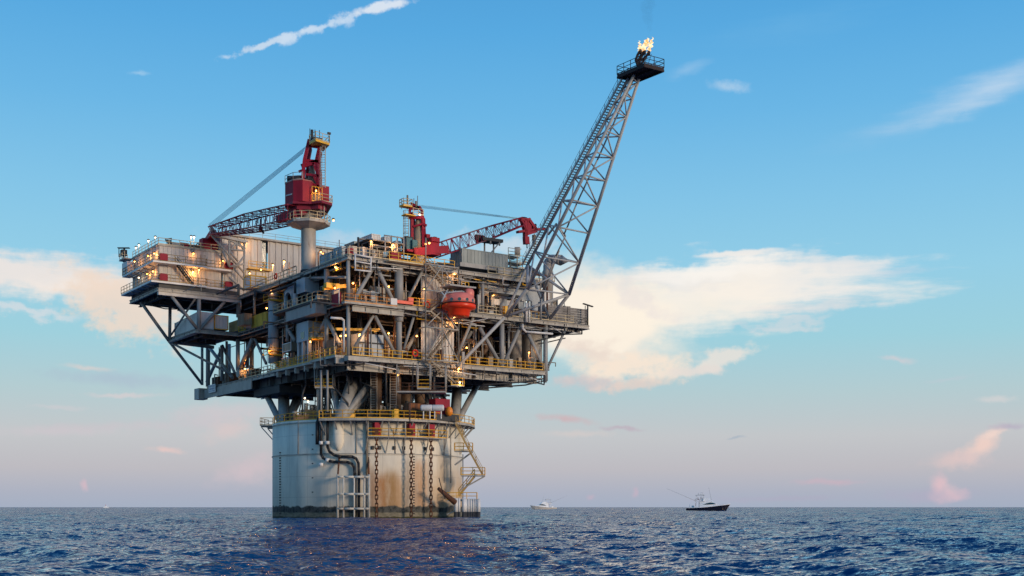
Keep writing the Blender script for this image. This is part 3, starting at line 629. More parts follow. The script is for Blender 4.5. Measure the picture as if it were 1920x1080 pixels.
#@@DECKS
def clutter_under(t, u0, u1, v0, v1, z, seed, n=40):
    rr = random.Random(seed)
    for i in range(n):
        m = MB(); a, b = rr.uniform(u0, u1), rr.uniform(v0, v1); dz = z-rr.uniform(.2, 1.3); r = rr.choice((.05,.08,.12,.2)); L_ = rr.uniform(4, 16)
        if rr.random() < .5: p, q = (a, b, dz), (min(u1, a+L_), b, dz)
        else: p, q = (a, b, dz), (a, min(v1, b+L_), dz)
        m.path([(p[0],p[1],dz-rr.uniform(.3,1.6)), p, q], r, 6); m.build('pipe', rr.choice((BEAM, GREY, DARK, BROWN)), t)
def deck(name, label, outline, z, gd, seed, gm=PALE, inset=1.4, clutter=30):
    t = thing(name, label, 'platform deck', (outline[0][0], outline[0][1], z))
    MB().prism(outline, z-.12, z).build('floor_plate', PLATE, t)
    n = len(outline)
    for i in range(n):
        a, b = outline[i], outline[(i+1) % n]
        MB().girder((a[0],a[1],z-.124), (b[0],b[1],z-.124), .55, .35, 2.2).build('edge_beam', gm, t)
    us = [p[0] for p in outline]; vs = [p[1] for p in outline]; u0, u1, v0, v1 = min(us), max(us), min(vs), max(vs)
    def inside(u, v):
        c = False
        for i in range(n):
            (x1, y1), (x2, y2) = outline[i], outline[(i+1) % n]
            if (y1 > v) != (y2 > v) and u < (x2-x1)*(v-y1)/(y2-y1)+x1: c = not c
        return c
    def span(fixed, along_u):
        lo, hi = (u0, u1) if along_u else (v0, v1); k = [lo+(hi-lo)*(i+.5)/200 for i in range(200)]
        ins = [x for x in k if (inside(x, fixed) if along_u else inside(fixed, x))]; return (min(ins), max(ins)) if ins else None
    # deep main girders set in from the edge, then a grid of floor beams
    v = v0+inset
    while v < v1:
        s_ = span(v, True)
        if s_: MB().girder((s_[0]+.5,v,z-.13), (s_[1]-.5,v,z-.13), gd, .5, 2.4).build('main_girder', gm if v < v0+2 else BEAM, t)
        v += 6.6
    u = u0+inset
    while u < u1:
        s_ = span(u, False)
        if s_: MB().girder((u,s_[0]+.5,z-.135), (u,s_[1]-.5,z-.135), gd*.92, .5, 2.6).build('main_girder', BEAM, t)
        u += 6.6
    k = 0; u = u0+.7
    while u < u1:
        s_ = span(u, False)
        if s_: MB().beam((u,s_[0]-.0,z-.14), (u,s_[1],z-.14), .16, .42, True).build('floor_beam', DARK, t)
        u += 1.65
    clutter_under(t, u0+1, u1-1, v0+1, v1-2, z-gd*.5, seed, clutter); return t
R0 = -13.0
def edge_pipes(t, z, px0, px1, n, seed):
    rr = random.Random(seed)
    for i in range(n):
        px = rr.uniform(px0, px1); o = rr.uniform(-.25, .6); a = FVZ(px, R0+o, z-.6); L_ = rr.uniform(.5, 2.0); m = MB()
        if rr.random() < .55: m.path([(a[0],a[1],z-.3), (a[0],a[1],z-L_), (a[0]+rr.uniform(.4,1.4),a[1],z-L_)], .06, 6)
        else: b = min(FVZ(px1,R0,0)[0], a[0]+rr.uniform(3,9)); m.tube((a[0],a[1],z-rr.uniform(.7,1.9)), (b,a[1],z-rr.uniform(.7,1.9)), rr.choice((.05,.08)), n=6)
        m.build('conduit', rr.choice((DARK, GREY, WHITE, BLACK)), t)
U_R = FV(1022, 700, R0)[0]; U_M = FV(1104, 600, R0)[0]
lower = deck('lower_deck', 'lowest open deck over the hull with yellow rails and pipework', [(-10,R0),(U_R,R0),(U_R,30),(-10,40)], LZ, 1.8, 11)
middle = deck('middle_deck', 'middle deck level with the orange lifeboat and a long right overhang', [(-10,R0),(U_M,R0),(U_M,26),(-10,30),(-10,38),(-17.3,38),(-17.3,25.8),(-10,25.8)], MZ, 1.0, 12)
upper = deck('upper_deck', 'top deck carrying the cranes, containers and living quarters', [(-10,R0),(22,R0),(22,24),(10,40),(-23.3,40),(-23.3,25.6),(-10,25.6)], UZ, 1.15, 13)
edge_pipes(lower, LZ, 600, 1015, 34, 1); edge_pipes(middle, MZ, 655, 1060, 30, 2); edge_pipes(upper, UZ, 655, 985, 22, 3)
# rails on the decks
def rl(t, pts, m=YEL, **k): MB().rail(pts, **k).build('railing', m, t)
def z_(p, z): return (p[0], p[1], z)
rl(lower, [FVZ(661,R0,LZ), FVZ(860,R0,LZ)]); rl(lower, [FVZ(863,R0,LZ), FVZ(1018,R0,LZ)]); rl(lower, [(U_R-.1,R0,LZ),(U_R-.1,20,LZ)], YELP)
rl(lower, [(-10,R0+.5,LZ), FUZ(519,-10,LZ)]); rl(lower, [FUZ(519,-10,LZ), FUZ(448,-10,LZ)], YELP)
# stepped out balconies along the left edge of the lower deck
for a, b, o in ((519,600,1.0),(600,648,1.6)):
    p, q = FUZ(a,-10,LZ), FUZ(b,-10,LZ); MB().box(-10-o,-10.05,q[1],p[1],LZ-.35,LZ-.03).build('walkway', PALE, lower)
    rl(lower, [(-10-o,p[1],LZ-.03),(-10-o,q[1],LZ-.03)])
    m = MB(); k = q[1]
    while k < p[1]: m.beam((-10.3,k,LZ-.4),(-10-o+.05,k,LZ-.4),.3,.8,True); k += 3.2
    m.build('bracket', PALE, lower)
p = FVZ(655,R0,LZ); MB().box(-10.6,-7.5,R0-1.3,R0-.05,LZ-.9,LZ-.3).build('corner_platform', PALE, lower)
rl(middle, [FVZ(766,R0,MZ), FVZ(826,R0,MZ)]); rl(middle, [FVZ(896,R0,MZ), FVZ(1075,R0,MZ)], YELP); rl(middle, [FUZ(640,-10,MZ-.6), FUZ(600,-10,MZ-.6)], YELP)
c0, c1 = FVZ(646,R0-.9,MZ-.6), FVZ(744,R0-.9,MZ-.6)
MB().box(c0[0],c1[0],R0-.95,R0-.06,MZ-.85,MZ-.6).build('corner_walkway', PALE, middle); rl(middle, [(c0[0],R0-.1,MZ-.6),(c0[0],R0-.93,MZ-.6),(c1[0],R0-.93,MZ-.6)], mat('orange_handrail', (.70,.28,.07), .5, rust=.2))
MB().girder((-9.5,R0-.3,MZ-.95),(-1.5,R0-.3,MZ-.95),.8,.5,1.8).build('fascia_beam', PALE, middle)
# yellow balcony on the left face under the crane foot
q0, q1 = FUZ(517,-11.6,MZ+.6), FUZ(600,-11.6,MZ+.6)
cb = thing('crane_foot_balcony', 'square balcony with worn yellow rail round the foot of the tall crane', 'balcony', q1)
MB().box(-12,-10.05,q1[1],q0[1],MZ+.2,MZ+.5).build('floor_plate', DARK, cb); rl(cb, [(-10.1,q0[1],MZ+.5),(-12,q0[1],MZ+.5),(-12,q1[1],MZ+.5),(-10.1,q1[1],MZ+.5)], YELP)
MB().box(-11.8,-10.1,q1[1]+1,q0[1]-4,MZ-1.3,MZ+.2).build('support_box', GREY, cb)
rl(upper, [(-10,R0,UZ), FUZ(600,-10,UZ)], YELP); rl(upper, [FUZ(556,-10,UZ), FUZ(462,-10,UZ)], YELP); rl(upper, [FVZ(655,R0,UZ), FVZ(730,R0,UZ)], YELP)
rl(upper, [FVZ(915,R0,UZ), FVZ(990,R0,UZ)], YELP)
# ------------------------------------------------------------------ trusses between the decks
def truss(name, label, members, m=GREY):
    b = members[0][1]; t = thing(name, label, 'truss', b)
    for kind, p, q, r in members:
        MB().tube(p, q, r, n=14).build(kind, m, t)
    return t
FVp = lambda px, py: FV(px, py, R0+.45)
COLU = [653, 748, 841, 941, 1021]
def col(px, z0, z1, r): p = FVZ(px, R0+.45, z0); return ('column', p, (p[0],p[1],z1), r)
ut = [col(653,MZ,UZ-.7,.27), col(748,MZ,UZ-.7,.62), ('diagonal',FVp(701,499),FVp(660,570),.27), ('diagonal',FVp(705,499),FVp(741,573),.30),
      ('diagonal',FVp(797,498),FVp(763,566),.22), col(790,MZ,UZ-.7,.08), col(860,MZ,UZ,.2), col(905,MZ,UZ-.5,.25)]
truss('upper_truss', 'grey tube columns and V braces on the front between middle and top decks', ut)
lt = [col(653,LZ,MZ-.7,.27), col(748,LZ,MZ-.7,.42), ('node_can',z_(FVZ(748,R0+.45,0),MZ-2.4),z_(FVZ(748,R0+.45,0),MZ-.9),.62), ('diagonal',FVp(700,592),FVp(662,655),.2), ('diagonal',FVp(703,592),FVp(741,664),.24),
      ('diagonal',FVp(777,590),FVp(757,655),.2), ('diagonal',FV(786,616,R0+3),FV(757,665,R0+3),.3), ('diagonal',FVp(887,596),FVp(857,668),.22), ('diagonal',FV(884,622,R0+4),FV(855,672,R0+4),.26),
      ('diagonal',FVp(899,614),FVp(938,683),.3), col(941,LZ,MZ-1.2,.36), ('diagonal',FVp(979,605),FVp(944,684),.28), ('diagonal',FVp(990,625),FVp(1019,690),.28),
      ('column',FVZ(1023,R0+.45,LZ-1.5),z_(FVZ(1023,R0+.45,0),MZ-.6),.34), ('column',FVZ(1022,R0+6,LZ-1),z_(FVZ(1022,R0+6,0),MZ-.6),.3),
      ('diagonal',FV(1063,612,R0+.45),FV(1027,689,R0+.45),.2)]
truss('lower_truss', 'grey tube columns and V braces on the front between lower and middle decks', lt)
FUp = lambda px, py: FU(px, py, -9.6)
fb = lambda px, py: FV(px, py, 26.0)
dz = lambda px, py, v: FV(px, py, v)
cn = FV(373, 622, 26.0); n1 = FV(318, 641, 37.0)
qt = [('column',fb(373,553),fb(373,622),.33), ('diagonal',fb(316,548),fb(370,617),.26), ('diagonal',fb(430,556),fb(376,616),.26), ('column',dz(319,566,37),n1,.27),
      ('diagonal',dz(264,566,37),n1,.27), ('diagonal',fb(366,560),dz(321,628,37),.16), ('diagonal',dz(322,570,37),dz(384,618,30),.2), ('column',FUp(447,555),FUp(447,595),.36),
      ('horizontal',n1,(cn[0],cn[1],cn[2]),.28), ('horizontal',n1,(-10,37,MZ-1.2),.3)]
truss('quarters_truss', 'raking tubes carrying the living quarters over the left overhang', qt)
le = Vector(FU(381,722,-10))
ll = [('diagonal',n1,FU(378,719,-10.3),.25), ('diagonal',n1,FUp(436,703),.2), ('column',FUp(379,640),FUp(379,722),.24), ('column',FUp(390,650),FUp(390,725),.38), ('diagonal',FUp(379,634),FUp(436,708),.3),
      ('diagonal',FU(417,652,-6),FU(388,716,-6),.3), ('column',FUp(416,648),FUp(416,714),.3), ('diagonal',FUp(417,648),FUp(440,699),.24), ('column',FUp(446,636),FUp(446,695),.34), ('diagonal',FUp(473,636),FUp(449,693),.32), ('diagonal',FUp(478,636),FUp(499,682),.22),
      ('diagonal',FU(480,640,-5),FU(452,692,-5),.36), ('column',FU(464,640,-4),FU(464,690,-4),.3), ('column',FU(430,645,0),FU(430,700,0),.3)]
t = truss('left_face_truss', 'grey columns and braces of the left end between lower and middle decks', ll)
MB().cbox((-10.4,le[1],LZ-2.1), 1.6, 2.2, 1.9).build('end_block', PALE, lower)
MB().beam(FUZ(378,-10.2,LZ-.5),(-10.2,20,LZ-.5),.2,1.5,True).build('end_girder', PALE, lower)
nc = FU(445.5,700,-10.1); t2 = MB().lathe(nc, [(.66,0),(.66,1.4)], 24, (1,0,0)).build('node_can', PALE, None, nc); tag(t2, 'round pale pipe end facing out at the left end of the lower deck', 'pipe end')
truss('left_upper_columns', 'columns along the left face between middle and top decks', [('column',FUp(477,548),FUp(477,590),.2), ('column',FUp(613,505),FUp(613,570),.42), ('column',FU(619,505,-8),FU(619,570,-8),.35), ('diagonal',FU(456,590,-4),FU(476,550,-4),.14),
      ('horizontal',FUp(585,521),FUp(648,520),.2), ('column',FUp(539,600),FUp(539,640),.26), ('diagonal',FUp(541,618),FUp(554,640),.3), ('column',FUp(574,600),FUp(574,622),.5),
      ('column',FUp(612,588),FUp(612,655),.3), ('diagonal',FUp(611,598),FUp(598,625),.26), ('diagonal',FUp(613,598),FUp(637,645),.28)])
# far side columns and walls closing the view through the decks
for (z0, z1, lb) in ((LZ, MZ, 'rows of inner columns standing on the lower deck'), (MZ, UZ, 'rows of inner columns standing on the middle deck')):
    t = thing('inner_columns', lb, 'columns', (0,0,z0))
    for u in (-3.5, 6, 14.5):
        for v in (-4, 6, 16, 25): MB().tube((u,v,z0), (u,v,z1-.7), .38, n=10).build('column', GREY, t)
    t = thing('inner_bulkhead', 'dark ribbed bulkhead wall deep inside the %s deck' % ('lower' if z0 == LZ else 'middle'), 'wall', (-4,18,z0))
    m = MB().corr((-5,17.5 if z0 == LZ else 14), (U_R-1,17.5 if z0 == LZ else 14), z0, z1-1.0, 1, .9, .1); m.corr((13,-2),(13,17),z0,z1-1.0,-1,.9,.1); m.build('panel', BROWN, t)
#@@PROCESS
def vessel(px, py0, py1, r, Y=None, v=None, m=PALE, label='', top=True, bands=True):
    p = FY(px, py1, Y) if Y else FV(px, py1, v); q = FY(px, py0, Y) if Y else FV(px, py0, v); z0, z1 = p[2], q[2]
    t = thing('pressure_vessel', label, 'tank', (p[0],p[1],z0), 'upright vessels on the decks')
    MB().lathe((p[0],p[1],0), [(r,z0),(r,z1-r*.5),(r*.86,z1-r*.22),(r*.5,z1-r*.05),(.1,z1)], 28).build('shell', m, t)
    if bands:
        k = z0+1.6; mm = MB()
        while k < z1-1: mm.lathe((p[0],p[1],0), [(r+.03,k),(r+.05,k+.02),(r+.05,k+.12),(r+.03,k+.14)], 28); k += 2.1
        mm.build('band', DARK, t)
    return t
v1 = FU(513, 680, -9.8); t = vessel(513, 547, 681, .82, Y=W(v1[0]+.6,v1[1],0)[1], m=BLUEW, label='tall grey blue banded column between yellow container and crane foot')
for zz in (24.8, 33.2):
    b = t['_b']; MB().rail([(b[0]-1.2,b[1]+1,zz),(b[0]-1.3,b[1]-1.3,zz),(b[0]+1,b[1]-1.5,zz)]).build('ladder_rail', YEL, t); MB().box(b[0]-1.3,b[0]+1,b[1]-1.5,b[1]-.9,zz-.1,zz).build('landing', YEL, t)
vessel(967, 607, 687, .95, v=R0+4, m=PALE, label='slim pale vessel right of the thick column on the lower deck', bands=False)
vessel(996, 620, 692, 1.75, v=R0+5.5, m=PALE, label='fat pale vessel at the right end of the lower deck', bands=False)
vessel(916, 630, 680, .7, v=R0+6, m=BROWN, label='brown vessel behind the yellow rail on the lower deck')
vessel(836, 520, 575, 1.0, v=R0+8, m=TAN, label='tan vessel behind the zigzag stairs on the middle deck')
rr = random.Random(21)
def skid(px, z, v, w, d, h, m, label, cat='machine', pipes=True):
    p = FVZ(px, v, z); t = thing('process_skid', label, cat, p, 'machines on the decks')
    MB().box(p[0]-w/2,p[0]+w/2,v,v+d,z+.18,z+h).build('casing', m, t)
    mm = MB(); mm.box(p[0]-w/2-.08,p[0]+w/2+.08,v-.08,v+d,z+.02,z+.18)
    n = max(2, int(w/.9))
    for i in range(n+1): x = p[0]-w/2+w*i/n; mm.box(x-.04,x+.04,v-.06,v-.002,z+.18,z+h)
    mm.box(p[0]-w/2,p[0]+w/2,v-.05,v-.003,z+h*.6,z+h*.66); mm.build('frame', DARK, t)
    if pipes:
        mm = MB()
        for i in range(3):
            x = p[0]+rr.uniform(-w/2, w/2); mm.path([(x,v-.15,z+.2),(x,v-.15,z+h+rr.uniform(.2,.9)),(x+rr.uniform(-1,1),v+d*.5,z+h+rr.uniform(.2,.9)),], .07, 6)
        mm.build('pipe', rr.choice((PALE, GREY, RUST)), t)
    return t
S = [(675,MZ,R0+2.5,2.2,2,2.0,GREY,'grey motor skid behind the front V brace of the middle deck'),(712,MZ,R0+2.2,1.9,1.6,2.5,PALE,'pale cabinet with white frame by the thick middle deck column'),(690,MZ,R0+5,3,2,1.7,BLUEW,'blue grey pump set deep on the middle deck'),
     (730,MZ,R0+6,3,2,3.0,BROWN,'brown machine deep behind the thick middle deck column'),(780,MZ,R0+7,3,2,3.2,BROWN,'brown machine left of the zigzag stairs on the middle deck'),(960,MZ,R0+9,5,3,2.8,TAN,'tan machine inside the grey portal frame'),
     (1050,MZ,R0+4,4,3,3.4,PALE,'pale turbine casing on the right overhang'),(1036,MZ,R0+6,2,2,4.6,TAN,'tan tower casing below the hooded exhaust'),
     (696,LZ,R0+1.8,4.0,2.2,3.4,BLUEW,'blue grey cabinet row behind the lower deck rail'),(640,LZ,R0+4,2.6,2,2.6,BROWN,'brown pump left of the corner column on the lower deck'),(725,LZ,R0+6,4,2,4.0,BROWN,'brown manifold deep on the lower deck behind the V brace'),
     (770,LZ,R0+5,2.5,2,2.6,BROWN,'brown pump left of the stair tower on the lower deck'),(880,LZ,R0+7,4,2.5,4.4,BROWN,'brown heat exchanger right of the stair tower on the lower deck'),(915,LZ,R0+10,4,3,5.0,DARK,'dark generator deep on the lower deck'),
     (955,LZ,R0+9,4,3,5.2,BROWN,'brown module between thick column and slim vessel'),(940,LZ,R0+3,2.2,1.5,1.8,DARK,'dark motor in front of the thick lower deck column'),(672,LZ,R0+8,4,3,5,DARK,'dark module deep behind the corner of the lower deck'),
     (655,MZ,R0+8,4,3,4.2,BROWN,'brown module deep behind the corner of the middle deck'),(705,MZ,R0+10,6,3,4.6,DARK,'dark module deep behind the front V brace'),(870,MZ,R0+6,3,3,3.4,BROWN,'brown machine behind the orange lifeboat')]
for s_ in S: skid(*s_)
# left face gear on lower/middle deck
def lbox(name, x0, x1, y0, y1, u, d, m, label, cat, frame=None, ribs=False, yel=False):
    a, b = FU(x0, y1, u), FU(x1, y1, u); za = min(a[2], b[2]); top = FU(x1, y0, u)[2]; t = thing(name, label, cat, (u, b[1], za))
    MB().box(u, u+d, b[1], a[1], za, top).build('body', m, t)
    mm = MB()
    for vv in (b[1], a[1]):
        mm.box(u-.06,u-.002,vv-.06,vv+.06,za,top)
    for z in (za, top-.1): mm.box(u-.05,u-.003,b[1]+.07,a[1]-.07,z,z+.1)
    if ribs:
        k = b[1]+.35
        while k < a[1]-.2: mm.box(u-.045,u-.002,k,k+.14,za+.12,top-.12); k += .42
    mm.build('frame', frame or m, t); return t
def ubox(name, x0, x1, y0, y1, v, d, m, label, cat, ribs=0, frame=None, side=True, z0=None):
    a, b = FV(x0, y1, v), FV(x1, y1, v); za = z0 if z0 is not None else min(a[2], b[2]); top = FV(x0, y0, v)[2]; t = thing(name, label, cat, (a[0], v, za))
    MB().box(a[0], b[0], v, v+d, za, top).build('body', m, t); mm = MB()
    for uu in (a[0]+.05, b[0]-.05): mm.box(uu-.08,uu+.08,v-.07,v-.002,za,top)
    for z in (za, top-.12): mm.box(a[0]+.14,b[0]-.14,v-.06,v-.003,z,z+.12)
    if side:
        for z in (za, top-.12): mm.box(a[0]-.06,a[0]-.003,v,v+d,z,z+.12)
        mm.box(a[0]-.065,a[0]-.003,v+d-.14,v+d,za+.12,top-.12)
    mm.build('corner_frame', frame or m, t)
    if ribs:
        mm = MB(); k = a[0]+.35
        while k < b[0]-.3: mm.box(k,k+ribs*.45,v-.05,v-.002,za+.14,top-.14); k += ribs
        k = v+.3
        while k < v+d-.2: mm.box(a[0]-.05,a[0]-.002,k,k+ribs*.45,za+.14,top-.14); k += ribs
        mm.build('rib', m, t)
    return t
# boxes on the left end of the middle deck
e = FVZ(373,26.2,MZ); e2 = FVZ(401,26.2,MZ)
t = thing('white_enclosure', 'long white sloping roofed enclosure behind the left end braces', 'enclosure', e)
MB().add([(-16.6,26.3,MZ+.25),(e2[0],26.3,MZ+.25),(e2[0],37.5,MZ+.25),(-16.6,37.5,MZ+.25),(-16.6,26.3,MZ+2.9),(e2[0],26.3,MZ+2.9),(e2[0],37.5,MZ+2.4),(-16.6,37.5,MZ+2.4)],[(0,3,2,1),(4,5,6,7),(0,1,5,4),(1,2,6,5),(2,3,7,6),(3,0,4,7)]).build('body', WHITE, t)
mm = MB().box(-16.68,-16.603,26.3,37.5,MZ+.1,MZ+.25); mm.box(-16.6,e2[0],26.2,26.29,MZ,MZ+.25); mm.box(-16.66,-16.603,26.3,26.5,MZ+.25,MZ+2.9); mm.box(-16.66,-16.603,37.2,37.5,MZ+.25,MZ+2.4); mm.build('skid_frame', GREY, t)
ubox('small_container', 402, 428, 590, 617, 27.0, 3, WHITE, 'small white container beside the long white enclosure', 'container', .5, YEL)
lbox('blue_container', 430, 457, 596, 616, -9.7, 2.4, BLUEW, 'blue grey container behind yellow rails on the left face', 'container', YEL, True)
t = lbox('yellow_container', 472, 500, 584, 607, -10.3, 2.6, CONTY, 'faded yellow ribbed container hanging over the left face', 'container', None, True)
ubox('grey_container', 458, 472, 587, 608, 18.5, 2.6, TAN, 'tan grey container joined to the faded yellow one', 'container', .5)
rl(middle, [(-10.1,25.7,MZ),FUZ(460,-10.1,MZ)], mat('bright_yellow_rail',(.75,.52,.05),.5))
# machines on the left edge of the lower deck
t = thing('control_cabin', 'grey portal cabin with yellow balcony on the left face of the lower deck', 'cabin', FUZ(565,-10.6,LZ))
a, b = FU(556, 650, -10.8), FU(578, 650, -10.8); zt_, zm = FU(578,626,-10.8)[2], FU(578,643,-10.8)[2]; zt_ = FU(566,624,-10.8)[2]
MB().box(-10.8,-8.2,b[1],a[1],LZ+3.2,LZ+6.0).build('wall', BLUEW, t)
mm = MB()
for k in (b[1]+.2, (a[1]+b[1])/2, a[1]-.5): mm.box(-10.7,-10.2,k,k+.5,LZ,LZ+3.2); mm.box(-8.8,-8.3,k,k+.5,LZ,LZ+3.2)
mm.build('leg', BLUEW, t); MB().box(-10.83,-10.803,b[1]+1.3,b[1]+2.5,LZ+3.6,LZ+4.6).build('window', GLASS, t)
MB().box(-10.8,-7.2,b[1]-1.5,b[1]-.02,LZ+3.2,LZ+3.4).build('balcony_floor', YEL, t); MB().rail([(-10.7,b[1],LZ+3.4),(-10.7,b[1]-1.4,LZ+3.4),(-7.3,b[1]-1.4,LZ+3.4)],1.5).rail([(-10.7,b[1]-1.4,LZ+3.4),(-7.3,b[1]-1.4,LZ+3.4)],2.3).build('balcony_railing', YEL, t)
lbox('valve_cabinet', 530, 546, 641, 657, -10.4, 1.2, TAN, 'small pale cabinet between tall banded column and grey cabin', 'cabinet', WHITE)
for i, (px, w, h, mt_, lb) in enumerate([(455,2.4,1.7,TAN,'tan pump near the left end of the lower deck'),(470,2,1.6,BROWN,'brown pump beside the left face braces'),(537,2.6,2.0,BLUEW,'blue grey pump below the small pale cabinet'),(590,2.2,2.2,BROWN,'brown pump below the yellow balcony'),(609,2,2.4,TAN,'tan cabinet near the white figure shaped bottle'),(600,3,3.6,BROWN,'brown manifold behind the yellow balcony'),(405,3,1.6,RUST,'rusty pipe stack at the far left end of the lower deck'),(425,3.2,1.8,BROWN,'brown crates at the left end of the lower deck')]):
    p = FUZ(px,-9.0,LZ); t = thing('edge_machine', lb, 'machine', p, 'machines along the left edge'); MB().box(-9.2,-9.2+w*.8,p[1]-w/2,p[1]+w/2,LZ+.1,LZ+h).build('casing', mt_, t)
    mm = MB().path([(-9.4,p[1]-.4,LZ+.1),(-9.4,p[1]-.4,LZ+h+.4),(-8.5,p[1]+.4,LZ+h+.4)],.1,6); mm.path([(-9.35,p[1]+.6,LZ+.1),(-9.35,p[1]+.6,LZ+h-.2)],.14,6); mm.build('pipe', PALE, t)
p = FU(618.5,650,-10.0); t = thing('gas_bottle', 'white gas bottle standing by the yellow rail corner', 'gas bottle', p); MB().lathe((p[0],p[1],0), [(.26,LZ),(.26,LZ+1.5),(.2,LZ+1.75),(.07,LZ+1.85),(.07,LZ+2.0)],14).build('cylinder', WHITE, t)
# yellow monorail beams inside
tag(MB().beam(FV(630,617,R0+3.5),FV(708,619,R0+3.5),.35,.35).beam(FV(700,622,R0+3.5),FV(712,617,R0+3.5),.35,.35).build('monorail_beam', YEL, None, FV(630,617,R0+3.5)), 'yellow hoist rail under the middle deck behind the corner column', 'hoist rail')
tag(MB().beam(FV(606,541,R0+4),FV(650,536,R0+4),.5,.5).cbox(FV(622,541,R0+3.6),2.0,.8,.7).build('overhead_hoist', YEL, None, FV(622,541,R0+3.6)), 'yellow overhead hoist lit by an orange lamp under the top deck', 'hoist')
# large curved pipes behind lower deck rail
t = thing('bent_pipe', 'large bent brown pipe loops behind the lower deck rail', 'pipe', FV(890,665,R0+5))
MB().path([FV(868,640,R0+5),FV(880,638,R0+5),FV(892,645,R0+5),FV(898,660,R0+5),FV(906,663,R0+5),FV(912,655,R0+5),FV(910,643,R0+5),FV(902,640,R0+5)], .32, 12).build('pipe', BROWN, t)
t = thing('bent_pipe', 'white pipe elbow dropping beside the corner column of the lower deck', 'pipe', FV(645,665,R0+.9))
MB().path([FV(620,596,R0+.9),FV(640,597,R0+.9),FV(645,601,R0+.9),FV(645,660,R0+.9)], .16, 10).build('pipe', WHITE, t)
t = thing('bent_pipe', 'white pipe looped under the right overhang of the middle deck', 'pipe', FV(985,620,R0-.4))
MB().path([FV(987,568,R0-.4),FV(987,604,R0-.4)], .2, 10).path([FV(992,568,R0-.4),FV(992,604,R0-.4)], .14, 10).path([FV(980,608,R0-.3),FV(980,616,R0-.3),FV(986,622,R0-.3),FV(1036,626,R0-.3)], .17, 10).build('pipe', WHITE, t)
t = thing('overhang_pipes', 'dark pipe loops slung beneath the right overhang of the middle deck', 'pipes', FV(1080,620,R0+1))
mm = MB(); mm.path([FV(1073,612,R0+.2),FV(1091,614,R0+.2),FV(1091,626,R0+.2),FV(1056,627,R0+.2),FV(1004,640,R0+.2)],.11,6); mm.path([FV(1072,622,R0+1),FV(1072,616,R0+1),FV(1088,612,R0+1)],.09,6); mm.path([FV(1060,634,R0+1),FV(1030,641,R0+1),FV(1008,645,R0+1)],.09,6); mm.build('pipe', DARK, t)
t = thing('under_deck_pipes', 'dark pipe racks slung beneath the right end of the lower deck', 'pipes', FV(960,715,R0+1)); mm = MB()
for (y0, y1, o) in ((708,716,.4),(712,722,1.4),(719,713,2.6)):
    mm.path([FV(1021,y0-4,R0+o),FV(1020,y0+2,R0+o),FV(985,y1,R0+o),FV(905,y1+6,R0+o)],.11,6)
for px in (1015,1000,985,972,958,945,930): a=FV(px,704,R0+.6); mm.tube(a,(a[0],a[1],a[2]-1.2),.07,n=6)
mm.build('pipe', DARK, t)
t = thing('under_deck_pipes', 'dark looped pipe beneath the sign at the left end of the lower deck', 'pipes', FU(400,738,-10)); MB().path([FU(425,735,-10),FU(396,733,-10),FU(395,738,-10),FU(420,736,-8)],.12,6).path([FU(425,735,-8),FU(470,737,-6),FU(500,730,-6)],.12,6).build('pipe', DARK, t)
t = thing('under_deck_pipes', 'thin pipes slung under the living quarters overhang', 'pipes', FV(300,575,34)); MB().path([FV(272,568,34),FV(300,574,34),FV(335,577,34),FV(372,576,34)],.13,6).path([FV(280,572,33),FV(310,579,33),FV(350,580,33)],.1,6).path([FV(284,566,34),FV(284,574,34)],.2,6).build('pipe', DARK, t)
# keel box under the lower deck left
MB().box(-9,-3,12,22,LZ-3.1,LZ-1.9).build('sump_box', DARK, lower)
# sign on the left end
sg = thing('name_sign', 'small white sign with blue lettering at the left end of the lower deck', 'sign', FU(397,727,-10.5))
a, b = FU(391.5,723,-10.55), FU(404,720,-10.55); MB().box(-10.6,-10.5,b[1],a[1],LZ-1.3,LZ+.05).build('board', WHITE, sg)
mm = MB(); k = a[1]-.35; rr2 = random.Random(4)
for row, (zt_, hh) in enumerate(((LZ-.12,.28),(LZ-.56,.26),(LZ-.98,.12))):
    x = a[1]-.35-(.0 if row != 1 else .1)
    while x > b[1]+.35:
        w_ = rr2.uniform(.14,.24); mm.box(-10.62,-10.602,x-w_,x-w_+.05,zt_-hh,zt_); mm.box(-10.62,-10.602,x-w_+.05,x-.05,zt_-.06-(hh-.06)*rr2.choice((0,.5,1)),zt_-(hh-.06)*rr2.choice((0,0))) ; x -= w_+.09
mm.build('lettering', SIGNB, sg)
def bay(name, label, z0, z1, seed, n=70):
    t = thing(name, label, 'pipework', (-8,R0+1,z0)); rr = random.Random(seed)
    for i in range(n):
        if i % 3: px = rr.uniform(660, 1010); vv = R0+rr.uniform(.9, 7); a = FVZ(px, vv, z0); du = rr.uniform(1,6); sx = 1
        else: px = rr.uniform(520 if z0 > 25 else 410, 640); uu = -10+rr.uniform(.8, 6); a = FUZ(px, uu, z0); du = rr.uniform(1,6); sx = 0
        h = rr.uniform(.8, z1-z0-1.4); r = rr.choice((.05,.07,.1,.16,.22)); k = rr.random(); m = MB(); p = Vector(a)
        dx = Vector((du,0,0)) if sx else Vector((0,du,0))
        if k < .35: m.tube(p, p+Vector((0,0,z1-z0-.5)), r, n=8)
        elif k < .7: m.path([p, p+Vector((0,0,h)), p+Vector((0,0,h))+dx, p+Vector((0,0,h-.6))+dx], r, 8)
        elif k < .88: m.path([p+Vector((0,0,h)), p+Vector((0,0,h))+dx, p+Vector((.0,0,z1-z0-.6))+dx], r, 8)
        else: m.cbox(a, rr.uniform(.5,1.6), rr.uniform(.5,1.2), rr.uniform(.8,2.2)); 
        m.build('pipe' if k < .88 else 'junction_box', rr.choice((GREY, PALE, TAN, WHITE, BROWN, RUST, DARK, BLUEW)), t)
WARM_ = 1
bay('bay_pipework', 'maze of thin pipes and boxes behind the rails of the lower deck', LZ, MZ, 31, 96)
